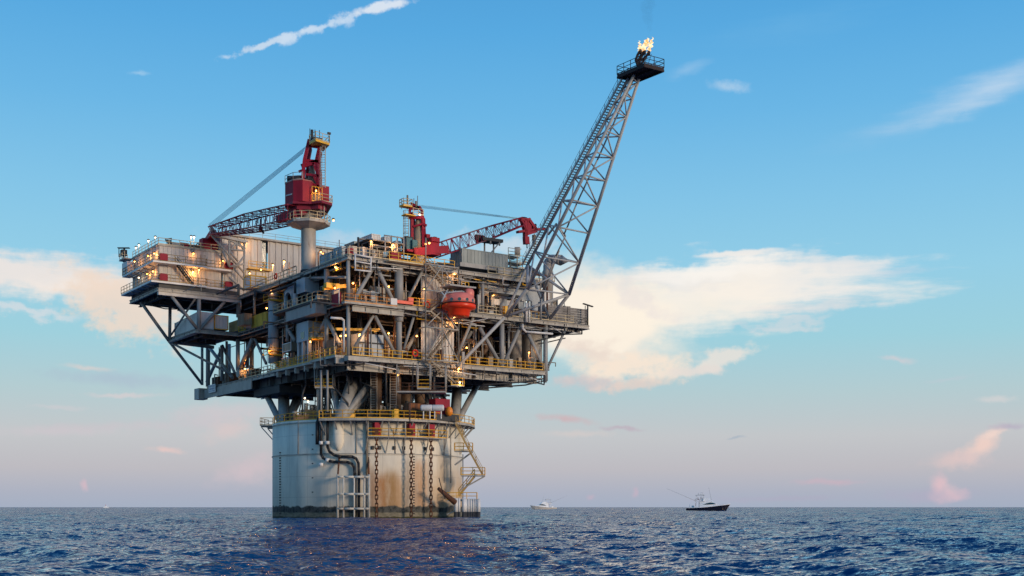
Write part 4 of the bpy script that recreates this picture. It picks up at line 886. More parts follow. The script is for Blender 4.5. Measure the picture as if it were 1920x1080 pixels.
bay('bay_pipework', 'maze of thin pipes and boxes behind the rails of the middle deck', MZ, UZ, 32, 96)
bay('bay_pipework', 'pipes and small fittings crowding the top deck behind its rails', UZ, UZ+3.4, 33, 60)
def front_fit(label, z, z1, seed, n=90):
    t = thing('conduit_cluster', label, 'pipework', (-8,R0+.3,z)); rr = random.Random(seed)
    for i in range(n):
        left = rr.random() < .4; px = rr.uniform(520, 648) if left else rr.uniform(658, 1012); o = rr.uniform(.15, 1.6)
        a = FUZ(px, -10+o, 0) if left else FVZ(px, R0+o, 0); d = Vector((0,1,0)) if left else Vector((1,0,0)); p = Vector((a[0],a[1],z)); k = rr.random(); m = MB(); r = rr.choice((.04,.05,.07,.1))
        if k < .3: h = rr.uniform(1.0, 2.4); m.path([p, p+Vector((0,0,h)), p+Vector((0,0,h))+d*rr.uniform(.3,1.2), p+d*.6], r, 6); nm_ = 'conduit'
        elif k < .6: zz = z1-rr.uniform(.9, 2.6); q = Vector((a[0],a[1],zz)); m.path([Vector((a[0],a[1],z1-.4)), q, q+d*rr.uniform(.5,3.5)], r, 6); nm_ = 'conduit'
        elif k < .8: m.cbox(p, rr.uniform(.3,.9), rr.uniform(.3,.7), rr.uniform(.5,1.9)); nm_ = 'cabinet'
        else: q = Vector((a[0],a[1],z1-rr.uniform(.6,1.5))); q2 = q+d*rr.uniform(1.5,5); m.beam(q, q2, .35, .12); nm_ = 'cable_tray'
        m.build(nm_, rr.choice((GREY, PALE, TAN, TAN, WORN, BROWN, RUST, DARK, YEL)), t)
front_fit('conduits, trays and little cabinets close behind the lower deck rail', LZ, MZ, 51)
front_fit('conduits, trays and little cabinets close behind the middle deck rail', MZ, UZ, 52)
#@@TOWER
# ------------------------------------------------------------------ zigzag stair tower on the front
tw = thing('stair_tower', 'pale pipe framed zigzag stair tower on the front face of the decks', 'stair tower', FV(820,690,R0-1.4))
TV = R0-1.5; T0, T1 = FVZ(798,TV,0)[0], FVZ(860,TV,0)[0]
mm = MB()
for u in (T0, T1):
    for v in (TV, TV-.0): mm.tube((u,v,LZ-.2), (u,v,UZ+(.8 if u == T0 else .1)), .10, n=8)
mm.tube((T0+.1,TV+.1,UZ), (T0+.1,TV+.1,UZ+3.5), .07, n=6)
for z in (UZ-.2, MZ+2.1, MZ-3.1, LZ+.0): mm.tube((T0,TV,z),(T1,TV,z),.12,n=8); mm.tube((T0,TV,z),(T0,R0+.3,z),.09,n=8); mm.tube((T1,TV,z),(T1,R0+.3,z),.09,n=8)
mid = (T0+T1)/2
for z0, z1 in ((MZ+2.1,UZ-.2),(LZ,MZ-3.1)): mm.tube((T0,TV,z0),(mid,TV,z1),.09,n=8); mm.tube((T1,TV,z0),(mid,TV,z1),.09,n=8); mm.tube((mid,TV,z1),(mid,TV,z0+.1),.06,n=8)
mm.tube((T0,TV,MZ-3.1),(T0+2.4,TV,MZ-.8),.09,n=8); mm.tube((T1,TV,MZ-3.1),(T1-2.4,TV,MZ-.8),.09,n=8); mm.tube((mid,TV,MZ-3.1),(mid,TV,MZ-.6),.08,n=8)
mm.build('pipe_frame', PALE, tw)
mm = MB(); mm.stairs((T0+.5,TV+.55,UZ-.1),(T1-1.0,TV+.55,MZ+2.2)); mm.stairs((T1-1.0,TV+.55,MZ+2.0),(T0+.9,TV+.55,MZ-.7)) ; mm.stairs((T0+.9,TV+.55,MZ-.8),(T1-.9,TV+.55,MZ-3)); mm.stairs((T1-.9,TV+.55,MZ-3.1),(T0+.7,TV+.55,LZ)); mm.build('flight', TAN, tw)
mm = MB(); mm.box(T1-1.2,T1+2.2,TV,TV+1.2,MZ+2.0,MZ+2.14); mm.box(T0,T0+1,TV,TV+1.2,MZ-.9,MZ-.76); mm.box(T1-1,T1+.1,TV,TV+1.2,MZ-3.2,MZ-3.06); mm.build('landing', PALE, tw)
MB().rail([(T1-1.2,TV,MZ+2.14),(T1+2.2,TV,MZ+2.14),(T1+2.2,TV+1.2,MZ+2.14)],1.2,post=1).rail([(T1+.9,TV+.6,MZ+2.14),(T1+2.1,TV+.6,MZ+2.14)],1.9,post=.6).build('railing', YEL, tw)
ls = thing('lower_stair', 'stair slanting down from the lower deck towards the hull walkway', 'stairs', FV(850,720,R0-1.5))
MB().stairs(FV(806,677,R0-1.5),FV(852,719,R0-1.5)).build('flight', TAN, ls); a = FV(846,722,R0-1.8); MB().box(a[0],a[0]+2.2,a[1],a[1]+1.6,a[2]-.1,a[2]).build('landing', PALE, ls); MB().rail([(a[0],a[1],a[2]),(a[0]+2.2,a[1],a[2]),(a[0]+2.2,a[1]+1.6,a[2])]).build('railing', YEL, ls)
mm = MB(); mm.tube((a[0]+2,a[1]+.1,a[2]),(a[0]+2,a[1]+.1,LZ),.07,n=6); mm.tube((a[0]+2,a[1]+1.4,a[2]),(a[0]+2,a[1]+1.4,LZ),.07,n=6); mm.build('hanger', PALE, ls)
# ribbed wall behind the stair tower
for z0, z1, lb in ((MZ,UZ-.2,'ribbed grey wall behind the upper flights of the stair tower'),(LZ,MZ-.8,'ribbed grey wall behind the lower flights of the stair tower')):
    a, b = FVZ(790,R0+1.2,0), FVZ(851,R0+1.2,0); tag(MB().corr((a[0],a[1]),(b[0],b[1]),z0,z1,1,.5,.1).build('ribbed_wall', CREAMW, None, (a[0],a[1],z0)), lb, 'wall')
# grey portal frame wall right of the lifeboat
pw = thing('portal_wall', 'grey concrete looking portal wall with dark openings on the middle deck', 'wall', FV(899,580,R0+2))
PV_ = R0+2.0; X = [FVZ(x,PV_,0)[0] for x in (899,903,917,938,952,965,978,986,1000)]; zt0, zt1 = MZ+3.1, MZ+5.6
MB().box(X[0],FVZ(1012,PV_,0)[0],PV_,PV_+.4,zt0,zt1).build('band', BLUEW, pw)
mm = MB()
for px in (902, 921, 944, 978, 1003): x = FVZ(px,PV_,0)[0]; mm.add([(x-.45,PV_+.01,MZ),(x+.45,PV_+.01,MZ),(x+.45,PV_+.38,MZ),(x-.45,PV_+.38,MZ),(x-.62,PV_+.01,zt0),(x+.62,PV_+.01,zt0),(x+.62,PV_+.38,zt0),(x-.62,PV_+.38,zt0)],[(0,3,2,1),(4,5,6,7),(0,1,5,4),(1,2,6,5),(2,3,7,6),(3,0,4,7)])
mm.build('pier', BLUEW, pw)
mm = MB()
for a_, b_ in ((924,938),(950,962)): mm.box(FVZ(a_,PV_,0)[0],FVZ(b_,PV_,0)[0],PV_+.1,PV_+.2,zt0-1.2,zt0-.3)
mm.build('hanging_panel', WHITE, pw)
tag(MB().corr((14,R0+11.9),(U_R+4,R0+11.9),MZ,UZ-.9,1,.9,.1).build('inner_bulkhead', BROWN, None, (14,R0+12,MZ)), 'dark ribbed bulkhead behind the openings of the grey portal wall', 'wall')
# deck edge clutter: trolley frame at the corner
t = thing('hose_frame', 'open white pipe frame hung outside the top deck corner', 'frame', FV(665,505,R0-.6)); mm = MB(); fr = [FV(666,477,R0-.6),FV(695.5,483,R0-.6),FV(695,509,R0-.6),FV(666,506,R0-.6)]
mm.path(fr+[fr[0]], .12, 8); mm.tube(FV(666,490,R0-.6),FV(695,495,R0-.6),.1,n=8); mm.path([FV(662,472,R0+.1),fr[0]],.08,6); mm.path([FV(700,482,R0+.1),fr[1]],.08,6); mm.build('tube', WHITE, t)
#@@LIFEBOAT
# ------------------------------------------------------------------ lifeboat capsule and its davit
lv = R0-2.9; lc = FV(860.5, 594, lv); zb = lc[2]; Rr = 2.42
lf = thing('lifeboat', 'round orange red survival capsule hanging at the middle deck', 'lifeboat', (lc[0],lv,zb))
MB().lathe((lc[0],lv,0), [(.9,zb-.05),(1.42,zb),(1.5,zb+.15),(1.62,zb+.85),(1.9,zb+1.02),(Rr-.1,zb+1.12),(Rr,zb+1.3),(Rr,zb+1.55),(Rr-.1,zb+1.78)], 40).build('hull', ORG, lf)
MB().lathe((lc[0],lv,0), [(Rr-.12,zb+1.78),(Rr-.16,zb+2.3),(Rr-.4,zb+2.95),(1.5,zb+3.25),(.7,zb+3.4),(.2,zb+3.42)], 40).build('canopy', ORGP, lf)
cu = lc[0]+1.35; mm = MB().lathe((cu,lv-.5,0), [(.75,zb+2.5),(.75,zb+3.6),(.6,zb+3.95),(.3,zb+4.05)], 20); mm.build('steering_cupola', ORGP, lf)
mm = MB()
for aa in (-2.6,-2.1,-1.6,-1.1,-.5):
    t_ = aa-TH*.0; x, y = lc[0]+(Rr-.16)*math.cos(t_), lv+(Rr-.16)*math.sin(t_); mm.tube((x*1,y,zb+2.15),(x+.03*math.cos(t_),y+.03*math.sin(t_),zb+2.15),.24,n=14)
mm.build('porthole', GLASS, lf)
MB().lathe((lc[0],lv,0), [(Rr+.01,zb+1.7),(Rr+.06,zb+1.72),(Rr+.06,zb+1.82),(Rr+.01,zb+1.84)], 40).build('fender_band', BLACK, lf)
dv = thing('lifeboat_davit', 'grey launching frame holding the round lifeboat', 'davit', (lc[0],R0,MZ))
zt_ = zb+4.3; mm = MB()
P_ = lambda px, py, v=lv-.6: FV(px, py, v)
for a_, b_ in (((828,566),(836,549)),((836,549),(866,546)),((866,546),(885,553)),((853,545),(870,563)),((870,563),(886,562)),((868,548),(886,565)),((870,563),(870,572)),((828,548),(836,558))): mm.tube(P_(*a_), P_(*b_), .11, n=8)
mm.tube(FV(838,546,lv),(FVZ(838,R0,0)[0],R0+.3,zt_-.2),.16,n=8); mm.tube(FV(878,551,lv),(FVZ(878,R0,0)[0],R0+.3,zt_),.16,n=8); mm.tube(FV(858,547,lv),(lc[0],lv,zb+3.3),.08,n=6)
mm.build('arm', BLUEW, dv); MB().box(lc[0]-2,lc[0]+2.4,lv-.8,lv+2.0,zt_-.15,zt_+.08).build('head_frame', GREY, dv)
def ring(px, py, v, lb, r=.42):
    c = Vector(FV(px, py, v)); m = MB(); pts = [c+Vector((math.cos(k*math.pi/8)*r, 0, math.sin(k*math.pi/8)*r)) for k in range(17)]
    for a_, b_ in zip(pts[:-1], pts[1:]): m.tube(a_, b_, .11, n=8)
    tag(m.build('lifebuoy', ORG, None, c), lb, 'lifebuoy', 'lifebuoys on the rails')
ring(801,571,R0-.15,'orange lifebuoy on the middle deck rail left of the lifeboat'); ring(778.5,662,R0-.15,'orange lifebuoy on the lower deck rail beside the stair tower')
c = Vector(FU(517,518,-10.15)); m = MB(); pts = [c+Vector((0, math.cos(k*math.pi/8)*.42, math.sin(k*math.pi/8)*.42)) for k in range(17)]
for a_, b_ in zip(pts[:-1], pts[1:]): m.tube(a_, b_, .11, n=8)
tag(m.build('lifebuoy', ORG, None, c), 'orange lifebuoy on the top deck rail left of the tall crane', 'lifebuoy', 'lifebuoys on the rails')
a, b = FVZ(745,R0-.5,MZ), FVZ(775,R0-.5,MZ); t = thing('raft_canister', 'long low orange locker on the middle deck edge', 'locker', a); MB().box(a[0],b[0],R0-.5,R0-.1,MZ+.02,MZ+.45).build('body', ORG, t); MB().box(b[0]-.8,b[0],R0-.6,R0-.08,MZ+.46,MZ+.95).build('bin', ORG, t)
a = FVZ(733,R0-1.1,MZ); tag(MB().box(a[0],a[0]+1.0,R0-1.1,R0-.98,MZ-.4,MZ+.5).build('notice_board', WHITE, None, a), 'white board fixed to the orange rail by the thick column', 'board')
c0 = FU(634,568,-10.1); t = thing('red_basket', 'red and white framed basket at the middle deck corner', 'basket', c0); MB().box(-10.5,-10.12,c0[1]-1.2,c0[1]+1.2,MZ-.6,MZ+1.0).build('body', RED, t); MB().path([(-10.6,c0[1]-1.3,MZ-.6),(-10.6,c0[1]-1.3,MZ+1.5),(-10.6,c0[1]+1.3,MZ+1.3)],.07,6).build('frame', WHITE, t)
#@@TOPSIDE
# ------------------------------------------------------------------ living quarters
QU0, QU1, QV0, QV1 = -23.0, FV(415,500,26.6)[0], 26.6, 39.6
F1, F2, FR = 36.9, 40.0, 42.7
lq = thing('living_quarters', 'two storey cream accommodation block with lit walkways at the left overhang', 'building', (QU0,QV0,UZ))
mm = MB(); mm.corr((QU0,QV0),(QU1,QV0),F1,F2-.25,1,.62,.05); mm.corr((QU0,QV1),(QU0,QV0),F1,F2-.25,1,.62,.05); mm.corr((QU1,QV0),(QU1,QV1),F1,F2-.25,1,.62,.05); mm.build('lower_wall', CREAMW, lq)
mm = MB(); mm.corr((QU0,QV0),(QU1,QV0),F2,FR,1,.62,.05); mm.corr((QU0,QV1),(QU0,QV0),F2,FR,1,.62,.05); mm.corr((QU1,QV0),(QU1,QV1),F2,FR,1,.62,.05); mm.build('upper_wall', CREAMW, lq)
MB().box(QU0-.15,QU1+.15,QV0-.15,QV1+.15,FR,FR+.25).build('roof', PALE, lq)
for z, u0_, v0_, nm_ in ((F1,-24.6,QV0-1.5,'a'),(F2,-24.4,QV0-1.7,'b')):
    ue = FVZ(439,v0_,0)[0]; uf = FVZ(388,v0_,0)[0]; mm = MB(); mm.box(u0_,uf,v0_,QV0-.12,z-.3,z-.02); mm.box(uf,ue,v0_+.5,QV0+3,z-.3,z-.02); mm.box(u0_,QU0-.12,QV0-.11,QV1+1,z-.3,z-.02); mm.build('walkway', WHITE, lq)
    MB().rail([(u0_,QV1+1,z),(u0_,v0_,z),(uf,v0_,z),(uf,v0_+.5,z),(ue,v0_+.5,z),(ue,QV0+3,z)]).build('railing', YELB, lq)
    mm = MB()
    for k in range(5): MB().beam((QU0-.1,QV0+1+k*2.7,z-.6),(u0_+.1,QV0+1+k*2.7,z-.35),.12,.2).build('bracket', GREY, lq)
MB().rail([(QU0,QV1,FR+.25),(QU0,QV0,FR+.25),(QU1,QV0,FR+.25)],1.0).build('roof_railing', YELP, lq)
MB().box(QU0-.3,QU1+3.0,QV0-1.01,QV0-.35,UZ-1.2,UZ-.15).build('front_girder', CREAMW, lq); MB().box(QU0-.2,QU1+2.6,QV0-.9,QV1,UZ+.01,F1-.31).build('base_frame', BEAM, lq)
mm = MB(); mm.box(-24.3,-23.1,QV1-1.2,QV1+1.5,F2+.02,F2+2.1); mm.build('side_cabin', WHITE, lq); MB().box(-24.7,-23.2,QV1-1,QV1+1.9,F2+2.5,F2+2.65).build('side_platform', PALE, lq); MB().rail([(-23.3,QV1+1.8,F2+2.65),(-24.6,QV1+1.8,F2+2.65),(-24.6,QV1-.9,F2+2.65)]).build('railing', YELP, lq)
MB().stairs((FVZ(331,QV0-1.2,0)[0],QV0-1.2,F2),(FVZ(361,QV0-1.2,0)[0],QV0-1.2,F1)).build('outside_stair', DARK, lq)
a = FVZ(380,QV0,0)[0]; mm = MB().box(a-.5,a+.5,QV0-.10,QV0-.06,F2+.05,F2+2.1); mm.build('door', PALE, lq)
for (px, z, v, lb) in ((307,F2,QV0-1.7,'left on the upper quarters walkway'),(429,F2,QV0-1.2,'right on the upper quarters walkway'),(307,F1,QV0-1.5,'left on the lower quarters walkway'),(429,F1,QV0-1.0,'right on the lower quarters walkway')):
    p = FVZ(px,v,z); t = thing('red_locker', 'red cloth covered locker '+lb, 'locker', p, 'red lockers of the quarters'); MB().box(p[0]-.62,p[0]+.62,v-.12,v+.5,z+.1,z+1.05).build('body', RED, t); MB().box(p[0]-.5,p[0]+.5,v-.05,v+.4,z+1.054,z+1.2).build('lid', REDD, t)
# roof clutter of the quarters
for px, lb, mt_, w, h in ((343,'red covered winch on the quarters roof',RED,1.4,1.0),(391,'red machine on the quarters roof beside the boom rest',RED,2.6,2.2),(328,'grey cooling unit on the quarters roof',GREY,2.4,.8),(365,'brown unit behind the twin lamp on the quarters roof',BROWN,2.6,.9)):
    p = FVZ(px,QV0+3,FR+.25); t = thing('roof_unit', lb, 'machine', p, 'units on the quarters roof'); MB().cbox((p[0],p[1],FR+.45), w, 1.6, h).build('casing', mt_, t); MB().cbox((p[0],p[1],FR+.26), w*1.1, 1.8, .185).build('base', DARK, t)
t = thing('antenna_rack', 'dark antenna rack on the quarters roof', 'antenna', FV(317,455,QV0+2)); mm = MB(); mm.tube(FV(321,458,QV0+2),FV(321,446,QV0+2),.07,n=6); mm.tube(FV(310,448,QV0+2),FV(322,447,QV0+2),.08,n=6); mm.tube(FV(310,448,QV0+2),FV(311,452,QV0+2),.08,n=6); mm.box(*[x for pr in ((FV(313,450,QV0+2)[0],FV(320,450,QV0+2)[0]),(QV0+2,QV0+2.4)) for x in pr],FV(313,454,QV0+2)[2],FV(313,449,QV0+2)[2]); mm.tube(FV(316,458,QV0+2.2),FV(316,450,QV0+2.2),.08,n=6); mm.build('frame', DARK, t)
t = thing('antenna_rack', 'T shaped dark lookout frame at the far left of the quarters', 'antenna', FY(228,490,203)); mm = MB(); mm.beam(FY(221,465,203),FY(243,465,203),.6,.12); mm.tube(FY(223,465,203),FY(223,482,203),.07,n=6); mm.tube(FY(233,466,203),FY(232,492,203),.16,n=6); mm.cbox(FY(232,480,203),.9,.9,1.0); mm.build('frame', DARK, t)
# ------------------------------------------------------------------ power module (big ribbed building)
B0, B1 = FV(416,500,27.5)[0], 10.6; BV = 27.5
pb = thing('power_module', 'long grey ribbed building behind the tall crane on the top deck', 'building', (B0,BV,UZ))
zr, zs = 45.9, 40.9
sx0, sx1 = FVZ(491.5,BV,0)[0], FVZ(502.5,BV,0)[0]
mm = MB(); mm.corr((B0,BV),(sx0,BV),zs,zr,1,1.05,.14); mm.corr((sx1,BV),(B1,BV),zs,zr,1,1.05,.14); mm.corr((B0,BV+9),(B0,BV),UZ,zr,1,1.05,.14); mm.build('upper_wall', CREAMW, pb)
MB().corr((B0+.05,BV-.35),(B1,BV-.35),UZ,zs-.02,1,1.05,.14).build('lower_wall', CREAMW, pb)
MB().box(sx0,sx1,BV+.5,BV+.6,zs,zr).build('recess_panel', GLASS, pb)
MB().box(B0-.4,B1+.3,BV-.6,BV+9,zr+.002,zr+.3).build('roof', PALE, pb)
mm = MB().rail([(B0,BV-.5,zr+.3),(B1,BV-.5,zr+.3)],.9,.03,post=2.2,toe=False); mm.build('roof_railing', PALE, pb)
mm = MB(); x0_ = FVZ(461,BV,0)[0]; mm.rail([(x0_,BV-1.2,zs),(sx1+.2,BV-1.2,zs)]); mm.box(x0_,sx1+.2,BV-1.2,BV-.36,zs-.15,zs-.02); mm.build('balcony', YEL, pb)
# ------------------------------------------------------------------ boom rest lattice
br_ = thing('boom_rest', 'grey lattice gantry cradling the tip of the long crane boom', 'gantry', FV(430,540,25.0)); V0 = 24.8
mm = MB()
for a_, b_ in (((394,438),(462,453)),((430,442),(430,500)),((458,453),(458,545)),((396,440),(458,512)),((414,441),(460,466)),((430,500),(418,470)),((446,452),(430,470)),((446,452),(458,470)),((430,470),(446,490)),((458,480),(440,505)),((440,505),(458,525)),((430,520),(458,545)),((430,500),(458,495)),((430,468),(458,470)),((444,452),(444,470))):
    mm.tube(FV(a_[0],a_[1],V0), FV(b_[0],b_[1],V0), .17, n=8); 
for a_, b_ in (((430,445),(430,520)),((440,520),(440,450)),((412,445),(440,500))): mm.tube(FV(a_[0],a_[1],V0+3), FV(b_[0],b_[1],V0+3), .15, n=8)
mm.tube(FV(396,441,V0),FV(398,441,V0+3),.15,n=8); mm.tube(FV(458,453,V0),FV(456,453,V0+3),.15,n=8)
mm.build('lattice', GREY, br_)
mm = MB(); p = FV(394,438,V0); mm.beam(FV(394,439,V0),FV(462,454,V0),.7,.4); mm.cbox((p[0]+.2,p[1],p[2]-.1),.35,.6,1.3); mm.beam(FV(397,428,V0),FV(408,439,V0),.4,.25); mm.build('cradle', GREY, br_)
# lamps, small sheds etc. between lattice and crane
ubox('white_shed', 469, 500, 515, 527, 18.0, 2.5, WHITE, 'low white tank house between lattice gantry and tall crane', 'shed', 0, YEL, z0=UZ)
t = thing('yellow_cage', 'yellow railed cage round the low white tank house', 'cage', FVZ(463,16.5,UZ)); MB().rail([FVZ(460,16.8,UZ),FVZ(498,16.8,UZ),FVZ(503,19,UZ)],1.6).rail([FVZ(460,16.8,UZ),FVZ(498,16.8,UZ)],2.4).build('railing', YEL, t)
# ------------------------------------------------------------------ containers and boxes on the top deck
t = ubox('shipping_container', 866, 952, 465, 505, R0+.6, 3.0, CONTG, 'grey green ribbed shipping container on the top deck edge', 'container', .62, CONTG, z0=UZ+1.2)
b = t['_b']; mm = MB(); mm.box(b[0]-.4,FVZ(985,R0,0)[0],R0+.4,R0+3.7,UZ+.6,UZ+1.18); mm.beam((b[0]+6,R0+.2,UZ+.6),(FVZ(990,R0,0)[0],R0+.2,UZ+.6),.3,.7); tag(mm.build('support_skid', GREY, None, b), 'grey beam grillage under the ribbed shipping container', 'support')
for (x0, x1, y0, y1, v, d, m_, lb, z0) in [(697,713,438,466,R0+5,4,WHITE,'large white box unit raised highest on the top deck',UZ+3.05),(721,734,443,462,R0+5.5,2.5,WHITE,'smaller white box unit right of the highest one',UZ+2.9),(680,703,463,483,R0+2,2.4,WHITE,'white twin cabinet below the raised box units',UZ+.1),
        (705,719,474,486,R0+2,2,TAN,'low cream cabinet behind the rail right of the twin cabinet',UZ+.1),(664,676,452,472,R0+6,3,CONTG,'grey framed basket container on the top deck corner',UZ+2.0),(742,751,451,470,R0+3,2,WHITE,'small white unit left of the short crane',UZ+1.6)]:
    ubox('box_unit', x0, x1, y0, y1, v, d, m_, lb, 'box unit', .6, m_, z0=z0)
for (x0, x1, y0, y1, lb) in ((600,614,474,496,'blue grey panel cabinet right of the tall crane'),(615,623,471,490,'narrow blue grey cabinet second from the tall crane'),(626,634,463,488,'blue grey cabinet with dark gap near the top deck corner'),(635,641,461,486,'blue grey cabinet nearest the top deck corner')):
    lbox('panel_cabinet', x0, x1, y0, y1, -9.3, 2.4, BLUEW, lb, 'cabinet', BLUEW)
lbox('cream_cabinet', 642, 655, 460, 478, -8.4, 3, CREAMW, 'cream cabinet behind the top deck corner rail', 'cabinet', TAN)
t = thing('equipment_rack', 'open steel rack with pipes beside the short crane', 'rack', FVZ(735,R0+1,UZ)); mm = MB()
for px in (698,722,734,745,757):
    a = FVZ(px,R0+1,UZ); mm.tube(a,(a[0],a[1],UZ+(3.7 if px > 730 else 2.9)),.1,n=6); mm.tube((a[0],a[1]+3,UZ),(a[0],a[1]+3,UZ+2.9),.1,n=6); mm.tube((a[0],a[1],UZ+2.7),(a[0],a[1]+3,UZ+2.7),.1,n=6)
for z in (2.75, 2.0, 3.6): a, b = FVZ(720 if z > 3 else 696,R0+1,UZ+z), FVZ(757,R0+1,UZ+z); mm.tube(a,b,.1,n=6)
mm.build('post', GREY, t); mm = MB(); rr3 = random.Random(9)
for i in range(16): px = rr3.uniform(692,755); a = FVZ(px,R0+1+rr3.random()*3,UZ+rr3.uniform(.5,3.2)); mm.path([(a[0],a[1],UZ),a,(a[0]+rr3.uniform(-2,2),a[1],a[2])],.07,6)
mm.build('pipe', PALE, t); MB().box(FVZ(690,R0+1,0)[0],FVZ(757,R0+1,0)[0],R0+1.2,R0+8.8,UZ+2.74,UZ+2.83).build('shelf', DARK, t)
t = thing('crane_platform', 'yellow trussed walkway projecting below the short crane', 'walkway', FVZ(730,R0-1.2,UZ-.3))
a, b = FVZ(730,R0-1.2,0)[0], FVZ(798,R0-1.2,0)[0]; MB().box(a,b,R0-1.2,R0-.06,UZ-.35,UZ-.18).build('floor_plate', YELP, t); mm = MB().rail([(a,R0-1.2,UZ-.18),(b,R0-1.2,UZ-.18)]); mm.path([(a+3.2+(i*.9),R0-1.2,UZ-.1+(i%2)*1.0) for i in range(5)],.06,4); mm.build('railing', YEL, t)
MB().rail([FVZ(796,R0,UZ),FVZ(852,R0,UZ)]).build('railing', YEL, upper)
for (px, w, h, mt_, lb) in ((740,1.6,1.0,RED,'red hose reel behind the yellow truss rail'),(655,.8,.8,RED,'red pump in the basket at the top deck corner')):
    p = FVZ(px,R0+.8,UZ); t = thing('red_machine', lb, 'machine', p); MB().cbox((p[0],p[1],UZ+.2),w,1,h).build('casing', mt_, t); MB().cbox((p[0],p[1],UZ+.02),w*1.1,1.2,.176).build('skid', DARK, t)
# right side of top deck: platforms, exhaust, boxes
t = thing('upper_landing', 'pale stepped platforms with rails behind the container end', 'landing', FVZ(965,R0+3,UZ)); mm = MB(); rl_ = MB()
for (x0, x1, y) in ((953,975,478),(955,985,490),(958,992,500)):
    a, b = FV(x0,y,R0+2), FV(x1,y,R0+2); mm.box(a[0],b[0],a[1],a[1]+2,a[2]-.12,a[2]); rl_.rail([(a[0],a[1],a[2]),(b[0],a[1],a[2])]); mm.tube((a[0]+.4,a[1]+.2,a[2]),(a[0]+.4,a[1]+.2,UZ),.08,n=6); mm.tube((b[0]-.4,a[1]+.2,a[2]),(b[0]-.4,a[1]+.2,UZ),.08,n=6)
for i in range(5): a = FV(966+i*2,478,R0+2); mm.tube(a,(a[0],a[1],a[2]+1.2),.09,n=6)
a = FV(966,467,R0+2); b = FV(977,467,R0+2); mm.tube(a,b,.08,n=6); mm.build('floor_plate', PALE, t); rl_.build('railing', YELP, t)
ex = thing('exhaust_stack', 'fat grey exhaust stack with dark tilted hood at the right end', 'exhaust', FY(1027,540,189)); c = FY(1027,540,189)
zb_, zt_ = FY(1027,534,189)[2], FY(1027,498,189)[2]; MB().lathe((c[0],c[1],0), [(.72,zb_-4),(.72,zb_),(.88,zb_+.1),(.88,zt_-1),(.72,zt_-.7),(.72,zt_)], 24).build('shell', PALE, ex)
a, b = Vector(FY(1027,497,189)), Vector(FY(1035,489,188.6)); mm = MB().path([(c[0],c[1],zt_-.2),FY(1028,492,189),FY(1034,486,188.8),FY(1045,486,188.4)], .72, 14)
mm.tube(FY(1042,486,188.5),FY(1052,488,188.2),.72,.85,16); mm.tube(FY(1052,488,188.2),FY(1066,489,187.8),.85,.15,16); mm.build('hood', GREY, ex)
t = thing('exhaust_platform', 'railed platform round the exhaust stack', 'platform', FVZ(1020,R0+6,UZ)); a, b = FV(990,524,R0+5)[0], FV(1040,524,R0+5)[0]; zz = FV(1010,524,R0+5)[2]
MB().box(a,b,R0+5,R0+9,zz-.5,zz).build('floor_plate', PALE, t); MB().rail([(a,R0+5,zz),(b,R0+5,zz),(b,R0+9,zz)]).build('railing', YELP, t); mm = MB()
for x in (a+.3,b-.3,(a+b)/2): mm.tube((x,R0+5.3,MZ),(x,R0+5.3,zz-.5),.18,n=8); mm.tube((x,R0+8.6,MZ),(x,R0+8.6,zz-.5),.18,n=8)
mm.build('post', GREY, t)
t = thing('plank_screen', 'weathered horizontal plank screen on the right overhang', 'screen wall', FVZ(1030,R0+2.2,MZ)); a, b = FVZ(1026,R0+1.6,0)[0], FVZ(1101,R0+1.6,0)[0]; mm = MB()
for i in range(7): mm.box(a,b,R0+1.6,R0+1.75,MZ+.1+i*.38,MZ+.1+i*.38+.33)
for x in (a, (a+b)/2, b-.15): mm.box(x,x+.15,R0+1.5,R0+1.597,MZ,MZ+2.8)
mm.build('plank', mat('weathered_planks',(.26,.24,.22),.8,var=.35,rust=.3,streak=False), t)
t = thing('corner_mast', 'small dark mast with arm at the right tip of the middle deck', 'mast', FVZ(1102,R0+.3,MZ)); a = FVZ(1102,R0+.3,MZ); mm = MB().tube(a,(a[0],a[1],MZ+3.2),.12,n=8); mm.beam((a[0]-.9,a[1],MZ+3.3),(a[0]+1.0,a[1],MZ+3.0),.35,.15); mm.tube((a[0]-.5,a[1],MZ),(a[0]-.5,a[1],MZ+3),.06,n=6); mm.build('pole', DARK, t)
MB().rail([(U_M-.1,R0,MZ),(U_M-.1,10,MZ)]).build('railing', YELP, middle)
ubox('pale_cabinet', 1020, 1032, 546, 572, R0+3, 2, WHITE, 'pale cabinet beside the exhaust stack foot', 'cabinet', 0, PALE, z0=MZ)
MB().box(FVZ(1030,R0+3,0)[0],FVZ(1060,R0+3,0)[0],R0+4,R0+8,MZ,MZ+3.4)
